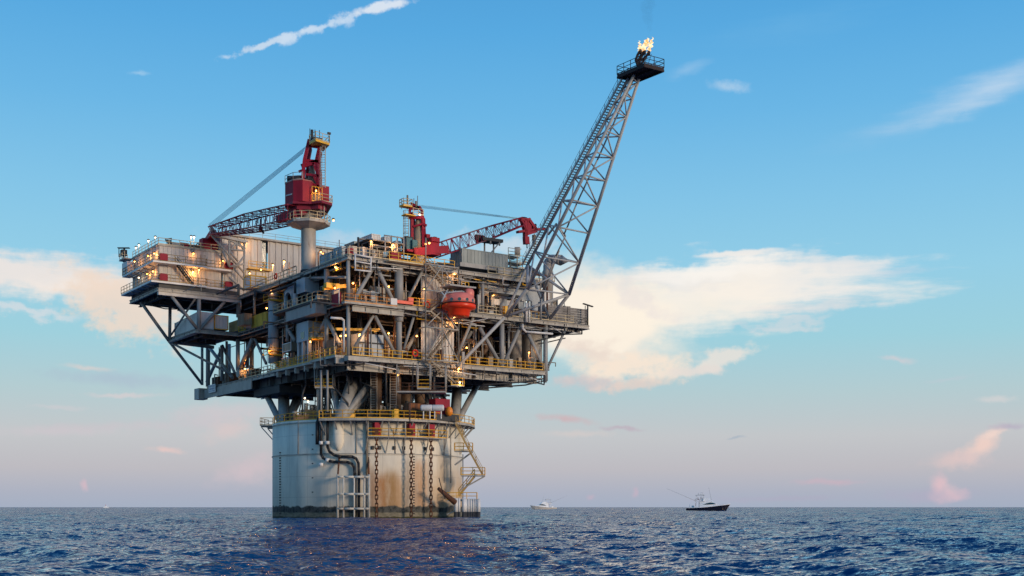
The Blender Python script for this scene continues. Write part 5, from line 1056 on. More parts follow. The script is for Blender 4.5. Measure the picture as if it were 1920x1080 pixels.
#@@CRANES
def lattice(p0, p1, w0, h0, w1, h1, bays, rc, rb, updir=Vector((0,0,1))):
    """four chord lattice between p0 and p1 (u,v,z)"""
    p0, p1 = Vector(p0), Vector(p1); d = (p1-p0).normalized(); s_ = d.cross(updir).normalized(); up = s_.cross(d).normalized()
    def cor(t, a, b): return p0.lerp(p1, t)+s_*(a*(w0+(w1-w0)*t)/2)+up*(b*(h0+(h1-h0)*t)/2)
    ch = MB(); m = MB()
    for a, b in ((-1,-1),(1,-1),(1,1),(-1,1)): ch.tube(cor(0,a,b), cor(1,a,b), rc, n=6)
    cs = [(-1,-1),(1,-1),(1,1),(-1,1)]
    for i in range(bays):
        t0, t1 = i/bays, (i+1)/bays
        for k in range(4):
            a, b = cs[k], cs[(k+1) % 4]
            if i % 2: a, b = b, a
            m.tube(cor(t0,*a), cor(t1,*b), rb, n=4, caps=False); m.tube(cor(t0,*a), cor(t0,*b), rb, n=4, caps=False)
    class Two:
        def build(s_, name, mt_, parent, m2=None): o = ch.build(name, mt_, parent); k_ = m.build('lacing', m2 or mt_, o if False else parent); return o
    return Two()
def cage_ladder(m, p, q, w=.5, r=.035, cage=True):
    p, q = Vector(p), Vector(q); s_ = Vector((.7,-.7,0))*w/2*1.4; n = int((q-p).length/.35)
    for k in (-1,1): m.tube(p+s_*k, q+s_*k, r*1.3, n=4)
    for i in range(n): c = p.lerp(q, i/n); m.tube(c-s_, c+s_, r, n=4)
    if cage:
        f = Vector((-.5,-.6,0)); nn = int((q-p).length/1.0)
        for i in range(nn+1): c = p.lerp(q, i/max(1,nn)); pts = [c-s_, c-s_*1.1+f*.5, c+f*.9, c+s_*1.1+f*.5, c+s_]; [m.tube(a, b, r, n=4) for a, b in zip(pts[:-1], pts[1:])]
        for o in (f*.9, f*.5-s_*1.1, f*.5+s_*1.1): m.tube(p+o, q+o, r, n=4)
    return m
# tall crane at the left
YC = 176.0; pc = FY(578.5, 520, YC); PU_, PV2 = pc[0], pc[1]
def Zc(py): return CH+(HY-py)*YC/F
c1 = thing('pedestal_crane', 'tall red pedestal crane with its boom laid down to the left', 'crane', (PU_,PV2,MZ), 'red pedestal cranes')
MB().lathe((PU_,PV2,0), [(1.12,Zc(545)),(1.08,Zc(520)),(1.08,Zc(395)),(.9,Zc(392)),(.9,Zc(386))], 28).build('pedestal', PALE, c1)
mm = MB().lathe((PU_,PV2,0), [(1.15,Zc(522)),(1.25,Zc(521)),(1.25,Zc(517)),(1.15,Zc(516))], 24); mm.lathe((PU_,PV2,0), [(1.1,Zc(512)),(1.2,Zc(511)),(1.2,Zc(508)),(1.1,Zc(507))], 24); mm.build('collar', DARK, c1)
z0, z1 = Zc(570), Zc(524); x0, x1 = FY(556,560,YC-1), FY(592,560,YC-1)
mm = MB().box(PU_-1.2,PU_+1.1,PV2-1.3,PV2+1.6,z0+1.5,z1); a = FUZ(534,-10.3,0)[1]
poly = [(PV2+1.6,z1),(a,z1-1.2),(a,z0+.2),(a-.3,z0+.2)]; n_ = 10; cxv, rv = (a+PV2+2.9)/2, 1.25
mm.box(-10.45,-10.05,PV2+1.6+.004,PV2+2.6,z0,z1-.2); mm.box(-10.45,-10.05,a-.45,a,z0,z1-1.2)
arcp = [(cxv+rv*math.cos(math.pi*k/n_), z1-2.8+rv*1.1*math.sin(math.pi*k/n_)) for k in range(n_+1)]
top_ = [(a+(PV2+2.6-a)*k/n_, z1-1.2+(1.0)*k/n_) for k in range(n_+1)]
for k in range(n_):
    q = [arcp[k], arcp[k+1], top_[k+1], top_[k]]; mm.add([(-10.45,y,z) for y, z in q]+[(-10.05,y,z) for y, z in q], [(0,1,2,3)[::-1],(4,5,6,7),(0,1,5,4),(1,2,6,5),(2,3,7,6),(3,0,4,7)])
mm.build('foot_bracket', BLUEW, c1)
oz = Zc(418); mm = MB(); oc = [(PU_+3.15*math.cos(math.pi/4*k+.39), PV2+3.15*math.sin(math.pi/4*k+.39)) for k in range(8)]; oi = [(PU_+1.15*math.cos(math.pi/4*k+.39), PV2+1.15*math.sin(math.pi/4*k+.39)) for k in range(8)]
mm.add([(x,y,oz) for x, y in oc]+[(x,y,oz-.35) for x, y in oc]+[(x,y,oz-1.0) for x, y in oi]+[(x,y,oz) for x, y in oi], [(k,(k+1)%8,(k+1)%8+8,k+8)[::-1] for k in range(8)]+[(k+8,(k+1)%8+8,(k+1)%8+16,k+16)[::-1] for k in range(8)]+[(k,(k+1)%8,(k+1)%8+24,k+24) for k in range(8)]); mm.build('octagon_platform', PALE, c1)
MB().rail([(x,y,oz) for x, y in oc], closed=True).build('platform_railing', YELP, c1)
hz = Zc(386); hz1 = Zc(341)
hp = [FZ(534.5,388,hz)[:2], FZ(549.5,382.5,hz)[:2], FZ(567.5,381,hz)[:2], FZ(584,383,hz)[:2], FZ(596,392,hz)[:2], FZ(560,396,hz)[:2]]
hp = [FY(x,386,Y)[:2] for x, Y in ((534.5,175.2),(549.5,173.4),(567.5,173.0),(584,173.8),(594,177.5),(575,179),(545,178.5))]
MB().prism(hp, hz, hz1-.5).build('machinery_house', RED, c1)
mm = MB(); tp = [(p[0]*1, p[1]) for p in hp]
for i in range(len(tp)): a, b = tp[i], tp[(i+1)%len(tp)]; mm.beam((a[0],a[1],hz1-.49),(b[0],b[1],hz1-.49),.1,.12)
mm.build('house_trim', PINKT := mat('faded_red_trim',(.40,.10,.09),.5), c1)
a, b = FY(536,367,174.9), FY(548,363.6,173.5); mm = MB(); n_ = Vector((b[1]-a[1], -(b[0]-a[0]), 0)).normalized()*-.02
for i in range(7):
    t0, t1 = i/7+.02, (i+1)/7-.04; p, q = Vector(a).lerp(Vector(b), t0), Vector(a).lerp(Vector(b), t1); mm.beam(p-n_, q-n_, .03, .2)
mm.build('lettering', WHITE, c1)
pp = [FY(x,386,Y)[:2] for x, Y in ((533.5,175.3),(549,173.2),(584,173.4),(603,172.6),(623,174.5),(612,180.5),(575,180.5),(545,179))]
MB().prism(pp, hz-.35, hz-.004).build('deck_plate', REDD, c1); mm = MB().prism([(PU_+(x-PU_)*.75, PV2+(y-PV2)*.75) for x, y in pp], hz-1.0, hz-.354); mm.build('slew_frame', REDD, c1)
MB().rail([FY(600,386,173.0)[:2]+(hz,), FY(623,386,174.5)[:2]+(hz,), FY(612,386,180.3)[:2]+(hz,)]).build('deck_railing', YELP, c1)
MB().rail([FY(534.5,386,175.2)[:2]+(hz1-.45,), FY(549.5,386,173.4)[:2]+(hz1-.45,), FY(567.5,386,173)[:2]+(hz1-.45,)]).build('roof_railing', PALE, c1)
mm = MB(); p = FY(553,341,175.5); mm.tube((p[0]-.9,p[1]+.6,hz1+.2),(p[0]+.9,p[1]-.6,hz1+.2),.55,n=12); mm.tube((p[0]+1.0,p[1]-.7,hz1+.1),(p[0]+1.6,p[1]-1.0,hz1+.1),.4,n=12); mm.build('winch_drum', BLACK, c1)
p = FY(590,370,174.5); mm = MB().cbox((p[0],p[1],hz),.9,.9,1.5); mm.build('operator_cab', TAN, c1); MB().rail([(p[0]-.8,p[1]-.8,hz),(p[0]+.8,p[1]-.8,hz)],2.2,post=.5).build('cab_frame', YEL, c1); mm = MB().cbox((FY(604,370,176)[0],FY(604,370,176)[1],hz),1.6,1.4,2.8); mm.build('control_cabinet', RED, c1)
mm = MB()
for (pts, Y) in (([(568,342),(569,318),(571,300),(576,279),(580,262)],175.2), ([(577,342),(577,318),(578,301),(582,280),(580,264)],177.4), ([(596,352),(595,325),(593,303),(598,281),(603,272)],175.6), ([(601,352),(600,325),(598,303),(601,285)],177.6)):
    P = [Vector(FY(x,y,Y)) for x, y in pts]
    for a, b in zip(P[:-1], P[1:]): mm.beam(a, b, .62, .42)
mm.build('mast_leg', RED, c1)
mm = MB(); 
for a, b, w in (((573,301),(598,303),.4),((565,312),(597,302),.6),((565,312),(571,309),.5),((574,327),(598,330),.35),((574,340),(602,352),.35),((587,306),(597,332),.25),((577,272),(602,276),.5),((588,330),(597,350),.25),((560,322),(568,319),.3)): MB().beam(FY(*a,175.4), FY(*b,175.4), .3, w).build('mast_crossbeam', RED, c1)
mm = MB().lathe((FY(585,340,176.6)[0],FY(585,340,176.6)[1],0), [(.75,Zc(356)),(.6,Zc(330)),(.3,Zc(308)),(.22,Zc(300))], 20); mm.build('king_post', TAN, c1)
tz = Zc(273); tpp = [FY(x,273,Y)[:2] for x, Y in ((580,174.5),(592,172.8),(618,174.8),(606,178))]
MB().prism(tpp, tz-.3, tz).build('top_platform', YEL, c1); MB().rail([(x,y,tz) for x, y in tpp], closed=True).build('top_railing', YELP, c1)
mm = MB(); a = FY(594,268,175); mm.cbox((a[0],a[1],tz),1.6,.8,.8); a = FY(585,262,175); mm.tube((a[0],a[1],tz),(a[0],a[1],tz+2.0),.2,n=8)
for x, y in ((581,241),(590.5,243),(599,244),(617,251)): a = FY(x,272,175); b = FY(x,y,175); mm.tube((a[0],a[1],tz),b,.055,n=5)
a = FY(617,252,175); mm.cbox(a,.5,.2,.3); mm.build('antenna', DARK, c1)
mm = MB(); cage_ladder(mm, FY(606,352,174.6), FY(606,276,174.6)); cage_ladder(mm, FY(604,412,174.6), FY(604,385,174.6)); mm.build('caged_ladder', PALE, c1)
rest = Vector(FV(400,441,V0)); foot = Vector(FY(556,400,174.2)); rest.z += .6; d_ = (rest-foot); k1 = foot+d_*.2; k2 = foot+d_*.5
lattice(foot, k1, 3.0, 2.1, 3.0, 2.2, 4, .11, .05).build('boom_root', REDD, c1); lattice(k1, k2, 3.0, 2.2, 3.0, 2.2, 6, .11, .045).build('boom_middle', MAUVE_ST, c1, REDD); lattice(k2, rest, 3.0, 2.2, 1.8, 1.2, 10, .12, .05).build('boom_outer', REDD, c1)
MB().beam(foot+d_*.20-Vector((0,0,.3)), foot, .9, 1.0).beam(foot, (PU_,PV2,hz-.7), 1.4, .9).build('boom_heel', REDD, c1)
tip = Vector(FY(390,452,199)); tip2 = Vector(FY(370,461,203)); mm = MB(); mm.beam(rest+Vector((0,0,-.2)), tip, 1.0, .9); mm.beam(tip, Vector(FY(384,463,200)), .9, 1.3); mm.beam(tip, Vector(FY(408,458,197)), .5, .8); mm.beam(rest, FY(404,462,198), .4, .5); mm.build('boom_tip', RED, c1)
lattice(tip, tip2, .9, .9, .4, .4, 4, .08, .05).build('jib_end', DARK, c1)
mm = MB()
for i in range(5):
    a = Vector(FY(568+i*1.3, 287-i*3.0, 175.2)); b = rest+Vector((-.6, .2*i-.4, .3+.2*i)); mm.tube(a, b, .038, n=5)
mm.build('pendant_wire', ROPE, c1)
a = Vector(FY(489,428,183)); mm = MB().path([a+Vector((0,0,1.4)), a, a+Vector((.4,-.2,-.8))], .16, 6).cbox(a-Vector((0,0,.4)),.5,.4,.6); tag(mm.build('hanging_hook', BLACK, None, a), 'black hook block dangling below the long crane boom', 'hook')
# short crane at the right
Y2 = 172.5; p2 = FY(784, 500, Y2); PU3, PV3 = p2[0], p2[1]
def Zd(py): return CH+(HY-py)*Y2/F
c2 = thing('pedestal_crane', 'short red crane with teal cab and its boom resting to the right', 'crane', (PU3,PV3,UZ), 'red pedestal cranes')
MB().tube((PU3,PV3,UZ), (PU3,PV3,Zd(476)), 1.15, n=24).build('pedestal', PALE, c2)
mm = MB().box(PU3-2.6,PU3+2.8,PV3-1.4,PV3+1.4,Zd(478),Zd(474)); mm.beam((PU3-1.5,PV3-1.45,Zd(478)),(PU3+4.2,PV3-1.45,Zd(464)),.25,1.1); mm.build('turntable', RED, c2)
MB().lathe((FY(784.5,470,Y2)[0],FY(784.5,470,Y2)[1],0), [(.55,Zd(470)),(.7,Zd(462)),(.75,Zd(440)),(.55,Zd(422)),(.38,Zd(411)),(.2,Zd(405))], 20).build('king_post', TAN, c2)
a = FY(763,470,Y2-1.3); mm = MB().cbox((a[0],a[1],Zd(473)),1.0,1.4,1.7); mm.build('operator_cab', TEAL, c2); b_ = FY(774,470,Y2-1.3); mm = MB().cbox((b_[0],b_[1],Zd(472)),.8,1.3,1.3); mm.build('cab_side', TEAL, c2)
mm = MB()
for x, c_ in ((a[0],1.0),(b_[0],.8)):
    for s_ in (-1,1): mm.box(x+s_*c_/2-.04,x+s_*c_/2+.04,a[1]-.75,a[1]-.705,Zd(473),Zd(473)+(1.7 if c_ == 1 else 1.3))
mm.box(a[0]-.6,a[0]+.6,a[1]-.8,a[1]+.8,Zd(473)+1.7,Zd(473)+1.82); mm.build('cab_frame', DARK, c2)
mm = MB(); a = FY(806,470,Y2+.3); mm.cbox((a[0],a[1],Zd(474)),2.1,1.8,1.5); a = FY(812,470,Y2); mm.cbox((a[0],a[1],Zd(474)+1.5),1.4,1.4,.6); a = FY(800,470,Y2); mm.cbox((a[0],a[1],Zd(474)+1.5),.6,1.0,1.1); mm.build('machinery_house', RED, c2)
mm = MB(); a = FY(806,447,Y2); mm.tube((a[0]-.7,a[1],a[2]-.2),(a[0]+.7,a[1],a[2]-.2),.32,n=12); mm.cbox((a[0]+.8,a[1],a[2]-.1),.5,.5,.4); mm.build('winch_drum', BLACK, c2)
mm = MB()
for pts, Y in (([(772,460),(772,430),(772,408),(768,398),(769,391),(775,388)],Y2-.6), ([(794,462),(793,430),(793,408),(791,396),(788,390),(784,388)],Y2-.6), ([(777,450),(776,410),(773,398)],Y2+.9), ([(797,455),(795,410)],Y2+.9)):
    P = [Vector(FY(x,y,Y)) for x, y in pts]
    for q0, q1 in zip(P[:-1], P[1:]): mm.beam(q0, q1, .4, .36)
mm.build('mast_leg', RED, c2)
mm = MB()
for q0, q1, w in (((765,408),(794,408),.4),((769,390),(789,390),.5),((770,383),(779,386),.45),((779,386),(786,392),.4),((775,425),(793,420),.25),((793,420),(800,423),.3)): MB().beam(FY(*q0,Y2-.7), FY(*q1,Y2-.7), .35, w).build('mast_crossbeam', RED, c2)
za = Zd(408); mm = MB(); a = FY(772,409,Y2-1.2); mm.cbox((a[0]-.5,a[1],za-.15),1.7,1.2,.15); a = FY(761,390,Y2-1.0); mm.cbox((a[0],a[1],Zd(390)-.15),1.5,1.2,.18); mm.build('service_platform', YEL, c2)
mm = MB(); mm.rail([(a[0]-.7,a[1]-.6,Zd(390)),(a[0]+.7,a[1]-.6,Zd(390)),(a[0]+.7,a[1]+.6,Zd(390)),(a[0]-.7,a[1]+.6,Zd(390))], .95, closed=True, post=.8); b_ = FY(787,409,Y2-1.2); mm.rail([(b_[0]-1.2,b_[1]-.2,za),(b_[0]+.5,b_[1]-.2,za)], .9, post=.8); mm.build('platform_railing', YELP, c2)
mm = MB(); 
for x, y0, y1, r in ((764,392,366,.13),(776,388,372,.05),(780,388,377,.14),(783,388,367,.05),(753,392,372,.04)): mm.tube(FY(x,y0,Y2-.8), FY(x,y1,Y2-.8), r, n=6)
mm.build('antenna', TAN, c2); mm = MB(); cage_ladder(mm, FY(762,452,Y2-1.0), FY(762,396,Y2-1.0)); mm.build('caged_ladder', PALE, c2)
vb = PV3-.3; f2 = Vector(FV(818,470,vb)); e2_ = Vector(FV(978,416,vb)); D2 = e2_-f2; q1, q2 = f2+D2*.22, f2+D2*.62
lattice(f2, q1, 1.3, 1.9, 1.5, 1.9, 4, .10, .05).build('boom_root', REDD, c2); lattice(q1, q2, 1.5, 1.9, 1.5, 1.8, 8, .09, .045).build('boom_middle', MAUVE_ST, c2, REDD); lattice(q2, e2_, 1.5, 1.8, 1.2, 1.2, 8, .10, .05).build('boom_outer', REDD, c2)
MB().beam(f2+D2*.62-Vector((0,0,1.0)), f2+D2*.99-Vector((0,0,.6)), .3, .3).beam((PU3+1,PV3,Zd(472)), f2-Vector((0,0,.3)), 1.1, 1.1).build('boom_heel', RED, c2)
mm = MB(); TP = lambda x, y: FV(x, y, vb)
for q0, q1_, w in (((975,412),(993,412),.4),((984,412),(985,444),.5),((978,414),(984,432),.3),((992,414),(1005,432),.45),((970,435),(1020,429),.35),((983,440),(1005,433),.5),((986,444),(987,458),.8),((1000,425),(1004,432),.6),((992,412),(992,432),.4)): mm.beam(TP(*q0), TP(*q1_), .7, w)
mm.build('boom_tip', RED, c2)
mm = MB(); mm.tube(TP(981,410),TP(987,411),.3,n=8); mm.tube(TP(1002,422),TP(1004,424),.3,n=8); mm.tube(TP(988,458),TP(988,465),.08,n=6); mm.tube(TP(993,415),TP(993,408),.05,n=4); mm.build('sheave', BLACK, c2)
a = Vector(TP(1001.5,441)); mm = MB().tube(a+Vector((0,0,1)), a, .05, n=6); mm.tube(a, a-Vector((0,0,1.4)), .34, .28, n=12); mm.tube(a-Vector((0,0,1.4)), a-Vector((0,0,2)), .08, n=6); tag(mm.build('headache_ball', TAN, None, a), 'tan hook weight hanging from the short crane boom tip', 'hook')
mm = MB()
for i in range(4): mm.tube(FV(785,384+i*1.6,vb+.3*i-.4), TP(979+i*.5,409.5+i*.8), .028, n=5)
mm.build('pendant_wire', ROPE, c2)
t = thing('boom_rest', 'small grey trestle holding up the short crane boom', 'gantry', FV(920,466,vb)); mm = MB(); g0, g1 = FV(914,452,vb), FV(931,454,vb)
for g in (g0, g1): mm.tube((g[0],g[1]-.8,g[2]),(g[0],g[1]-.8,UZ+4.6),.13,n=8); mm.tube((g[0],g[1]+.8,g[2]),(g[0],g[1]+.8,UZ),.13,n=8)
mm.tube((g0[0],g0[1]-.8,g0[2]-2.0),(g1[0],g1[1]-.8,g1[2]-.2),.1,n=8); mm.tube((g0[0],g0[1]-.8,g0[2]-2.6),(g1[0],g1[1]-.8,g1[2]-2.6),.1,n=8); mm.build('leg', GREY, t)
mm = MB(); mm.beam(FV(899,449,vb),FV(937,454,vb),1.9,.45); mm.beam(FV(899,441,vb),FV(899,451,vb),1.5,.4); mm.beam(FV(901,444,vb),FV(910,450,vb),1.2,.3); mm.build('cradle', DARK, t)
#@@FLARE
# ------------------------------------------------------------------ flare boom
fl = thing('flare_boom', 'long leaning grey lattice boom with ladder stair carrying the gas flare', 'flare boom', FV(988,594,R0))
bl, brr = Vector(FV(947,594,R0)), Vector(FV(1031,597,R0)); Bk, Ck, Ak = Vector(FY(989,541.7,173.6)), Vector(FY(1067,552,179.2)), Vector(FY(989,497,180.7))
topc = Vector(FY(1196,140,159.6)); TB, TC, TA = Vector(FY(1189,140,159.8)), Vector(FY(1198,148,160.8)), Vector(FY(1178,146,161.2))
for p, q, r in ((Bk,TB,.26),(Ck,TC,.27),(Ak,TA,.22)):
    MB().tube(p, q, r, r*.75, 14).build('chord', BOOMG, fl)
ml = fl
NB = 9; ts = [0]
s_ = 0; w = 1.0
for i in range(NB): ts.append(ts[-1]+w); w *= .9
ts = [x/ts[-1]*.985 for x in ts]
Bp, Cp, Ap = [Bk.lerp(TB,t) for t in ts], [Ck.lerp(TC,t) for t in ts], [Ak.lerp(TA,t) for t in ts]
h_, d_ = MB(), MB()
for i in range(NB+1):
    rb = .12-.03*i/NB; MB().tube(Bp[i],Cp[i],rb,n=8).build('crossbar', BOOMG, fl)
    if i < NB:
        rb = .12-.03*i/NB; mid_ = (ts[i]+ts[i+1])/2; am = Ak.lerp(TA, mid_)
        d_.tube(Bp[i],Cp[i+1],rb,n=8) if i % 2 == 0 else d_.tube(Cp[i],Bp[i+1],rb,n=8)
        d_.tube(Bp[i],am,rb,n=8); d_.tube(am,Bp[i+1],rb,n=8); d_.tube(Cp[i],am,rb,n=8); d_.tube(am,Cp[i+1],rb,n=8)
d_.build('diagonal', BOOMG, fl)
mm = MB()
for p, q, r in ((bl,Bk,.26),(brr,Ck,.26),(bl,Ck,.22),(brr,Bk,.0),(bl+Vector((0,0,0)),Ak,.2),(Bk,Ak,.2),(Ak,Ck,.2),(Vector(FV(1015,600,R0)),Ck,.0),(Vector(FV(1029,596,R0)),Ak,.2)):
    if r: mm.tube(p, q, r, n=12)
mm.tube(bl, FV(857,688,R0), .26, n=12); mm.build('strut', BOOMG, fl)
# ladder stair beside the upper chord
off = Vector((-.9,-.3,.2)); a, b = Vector(FY(985,496,180.7)), Vector(FY(1172,149,161.3)); mm = MB(); dd = (b-a).normalized(); side = Vector((cT,-sT,0)) ; side = Vector((1,0,0)); nst = int((b-a).length/.42)
wv = side*.85
for k in (-1,1): mm.beam(a+wv*k*.62, b+wv*k*.62, .10, .34)
mm.build('stringer', GREY, fl); mm = MB()
for i in range(nst): c = a.lerp(b, i/nst); mm.beam(c-wv*.55, c+wv*.55, .22, .06)
mm.build('tread', DARK, fl); mm = MB(); upn = Vector((0,0,1))
for k in (1.0,.5): mm.tube(a-wv*.62+upn*k, b-wv*.62+upn*k, .035, n=4); mm.tube(a+wv*.62+upn*k, b+wv*.62+upn*k, .03, n=4)
for i in range(26): c = a.lerp(b, i/25)-wv*.62; mm.tube(c, c+upn, .035, n=4)
mm.build('handrail', DRAIL, fl)
mm = MB(); q = [FY(1016,548,177), FY(1042,480,174), FY(1060,443,172.5), FY(1058,438,172.3), FY(1064,425,171.5), FY(1082,380,169.5), FY(1120,300,166.5), FY(1186,152,161)]; mm.path(q, .12, 8)
mm.path([FY(1014,600,178), FY(1015,560,177.5), FY(1048,470,174)], .14, 8); mm.path([FY(1058,440,172.5),FY(1043,420,173),FY(1028,440,174)],.16,8); mm.build('riser_pipe', GREY, fl)
zf = 59.4; pf = [FZ(1157,143,zf), FZ(1197,150,zf), FZ(1245,130.5,zf), FZ(1208,121,zf)]; pf = [p[:2] for p in pf]
fdk = thing('flare_platform', 'dark square railed platform at the tip of the flare boom', 'platform', pf[0]+(zf,)); BURNT = mat('scorched_steel', (.035,.022,.022), .8, var=.3)
MB().prism(pf, zf-.05, zf+.22).build('deck_plate', BURNT, fdk)
MB().rail([p+(zf+.22,) for p in pf], 1.15, .045, closed=True, post=1.4).build('railing', BURNT, fdk); cx_ = sum(p[0] for p in pf)/4; cy_ = sum(p[1] for p in pf)/4
mm = MB()
for i in range(4): a, b = pf[i], pf[(i+1)%4]; mm.beam((a[0],a[1],zf-.06),(b[0],b[1],zf-.06),.12,.25,True)
mm.beam(((pf[0][0]+pf[1][0])/2,(pf[0][1]+pf[1][1])/2,zf-.06),((pf[2][0]+pf[3][0])/2,(pf[2][1]+pf[3][1])/2,zf-.06),.15,.3,True); mm.build('underframe', BURNT, fdk)
fy = lambda x, y: FY(x, y, 159.5)
ft = thing('flare_tips', 'three scorched black burner pipes on the flare platform', 'flare burner', FY(1197,122,159.5))
for pts, r in (([(1196,124),(1192,113),(1195,104),(1200,95)],.17), ([(1199,122),(1200,113),(1204,105),(1208,97)],.15), ([(1201,121),(1206,115),(1211,107),(1216,99)],.15), ([(1198,124),(1196,114),(1200,105),(1205,97)],.11)):
    MB().path([fy(x,y) for x, y in pts], r, 8).build('burner_pipe', BURNT, ft)
mm = MB()
for i in range(5): rr4 = random.Random(i); a = fy(1193+rr4.random()*20,118-rr4.random()*16); b = fy(1195+rr4.random()*16,120-rr4.random()*20); mm.tube(a,b,.07,n=5)
cage_ladder(mm, fy(1212,120), fy(1218,102), .35, .03, False); mm.build('frame', BURNT, ft)
mm = MB()
for x, y in ((1200,95),(1208,96),(1216,98)): a = Vector(fy(x,y)); MB().tube(a-Vector((0,0,.4)), a+Vector((.05,0,.15)), .22, n=12).build('wind_shield', BURNT, ft)
def flame_mat():
    m = bpy.data.materials.new('gas_flame'); m.use_nodes = True; t = m.node_tree; t.nodes.clear(); o = t.nodes.new('ShaderNodeOutputMaterial'); e = t.nodes.new('ShaderNodeEmission'); tr = t.nodes.new('ShaderNodeBsdfTransparent'); mx = t.nodes.new('ShaderNodeMixShader')
    g = t.nodes.new('ShaderNodeNewGeometry'); n = t.nodes.new('ShaderNodeTexNoise'); n.inputs['Scale'].default_value = 1.8; n.inputs['Detail'].default_value = 5; t.links.new(g.outputs['Position'], n.inputs['Vector'])
    r = t.nodes.new('ShaderNodeValToRGB'); r.color_ramp.elements[0].position = .36; r.color_ramp.elements[0].color = (1,.42,.10,1); r.color_ramp.elements[1].position = .56; r.color_ramp.elements[1].color = (1,.86,.55,1); t.links.new(n.outputs['Fac'], r.inputs[0]); t.links.new(r.outputs[0], e.inputs[0]); e.inputs[1].default_value = 1.25
    lw = t.nodes.new('ShaderNodeLayerWeight'); lw.inputs[0].default_value = .35; mr = t.nodes.new('ShaderNodeMapRange'); t.links.new(lw.outputs['Facing'], mr.inputs[0]); mr.inputs[1].default_value = .55; mr.inputs[2].default_value = .95; t.links.new(mr.outputs[0], mx.inputs[0]); t.links.new(e.outputs[0], mx.inputs[1]); t.links.new(tr.outputs[0], mx.inputs[2]); t.links.new(mx.outputs[0], o.inputs[0])
    try: m.cycles.emission_sampling = 'NONE'
    except Exception: pass
    return m
FLM = flame_mat(); rf = random.Random(2)
for (spine, wid, lb) in (([(1201,95),(1200,89),(1200,83),(1198,76)],[.20,.24,.14,.02],'small left flame leaning straight up'), ([(1207,96),(1208,90),(1210,84),(1213,77),(1215,71)],[.20,.27,.36,.28,.04],'broad middle flame, the widest of the three'), ([(1216,98),(1218,91),(1220,84),(1222,77),(1224,69)],[.15,.24,.25,.14,.02],'tall slim right flame, highest of the three')):
    m = MB(); n = 12; P = []
    K = 14; sp_ = [Vector(fy(*p)) for p in spine]
    for k in range(K+1):
        t_ = k/K*(len(sp_)-1); i = min(int(t_), len(sp_)-2); f = t_-i; c = sp_[i].lerp(sp_[i+1], f); w_ = wid[i]*(1-f)+wid[i+1]*f; ox = .10*math.sin(k*1.7+len(lb)); P.append((c+Vector((ox,-ox,0)), w_*(1+.22*math.sin(k*2.3+1))))
    vs = []
    for c, w_ in P:
        for j in range(n): a = 2*math.pi*j/n; rr_ = w_*(1+.25*rf.uniform(-1,1)); vs.append((c.x+rr_*math.cos(a), c.y+rr_*math.sin(a), c.z))
    fs = [(k*n+j,k*n+(j+1)%n,(k+1)*n+(j+1)%n,(k+1)*n+j) for k in range(K) for j in range(n)]; m.add(vs, fs, True)
    tag(m.build('flame', FLM, None, sp_[0]), lb, 'flame', 'flames of the gas flare')
sm_ = bpy.data.materials.new('thin_smoke'); sm_.use_nodes = True; t_ = sm_.node_tree; t_.nodes.clear(); o_ = t_.nodes.new('ShaderNodeOutputMaterial'); pv = t_.nodes.new('ShaderNodeVolumePrincipled'); pv.inputs['Color'].default_value = (.12,.12,.13,1); pv.inputs['Density'].default_value = .05; t_.links.new(pv.outputs[0], o_.inputs['Volume'])
MS = MB(); vs = []; rs_ = random.Random(8)
for k in range(11):
    c_ = Vector(fy(1216+2*math.sin(k*.9)-k*.15, 64-k*8)); w_ = (.25+.12*k if k < 6 else .97)*(1+.25*math.sin(k*2.1))*(.05 if k in (0,10) else 1)
    for j in range(12): a = 2*math.pi*j/12; q_ = w_*(1+.2*rs_.uniform(-1,1)); vs.append((c_.x+q_*math.cos(a), c_.y+q_*math.sin(a), c_.z))
MS.add(vs, [(k*12+j,k*12+(j+1)%12,(k+1)*12+(j+1)%12,(k+1)*12+j) for k in range(10) for j in range(12)]+[tuple(range(12))[::-1], tuple(range(120,132))], True)
tag(MS.build('smoke', sm_, None, fy(1216,64)), 'faint dark smoke wisp rising above the flare flames', 'smoke', kind='stuff')
#@@LAMPS
# ------------------------------------------------------------------ lamps
def light(parent, c, warm, power):
    ld = bpy.data.lights.new('glow', 'POINT'); ld.energy = power; ld.color = (1,.44,.12) if warm else (1,.82,.6); ld.shadow_soft_size = .15
    o = bpy.data.objects.new('glow', ld); COL.objects.link(o); o.parent = parent; o.location = c
def lamp_proto(pole, warm):
    t = thing('floodlight', 'x', 'lamp', (0,0,0)); bm = BULB if warm else BULBW
    if pole:
        MB().tube((0,0,-2.4),(0,0,.15),.06,n=6).build('pole', PALE, t); MB().tube((0,0,.1),(.0,-.35,.18),.05,n=6).build('bracket', DARK, t)
    else: MB().beam((0,.4,.12),(0,-.05,.12),.08,.08).build('bracket', DARK, t)
    MB().lathe((0,-.12,0), [(.24,.10),(.22,.2),(.1,.3)], 10).build('lamp_head', DARK, t)
    MB().ball((0,-.12,.0), .14, 10).build('bulb', bm, t); return t
protos = {}
def put_lamp(c, pole, warm, lb, power=110):
    k = (pole, warm)
    if k not in protos: protos[k] = lamp_proto(pole, warm); o = protos[k]; new = o
    else:
        src = protos[k]; new = src.copy(); COL.objects.link(new)
        for ch in src.children:
            if ch.type == 'MESH': d = ch.copy(); COL.objects.link(d); d.parent = new
    new.location = W(*c); new['label'] = lb; new['group'] = 'floodlights on the platform'
    light(new, (0,-.35,-.25), warm, power)
QF = QV0-.3
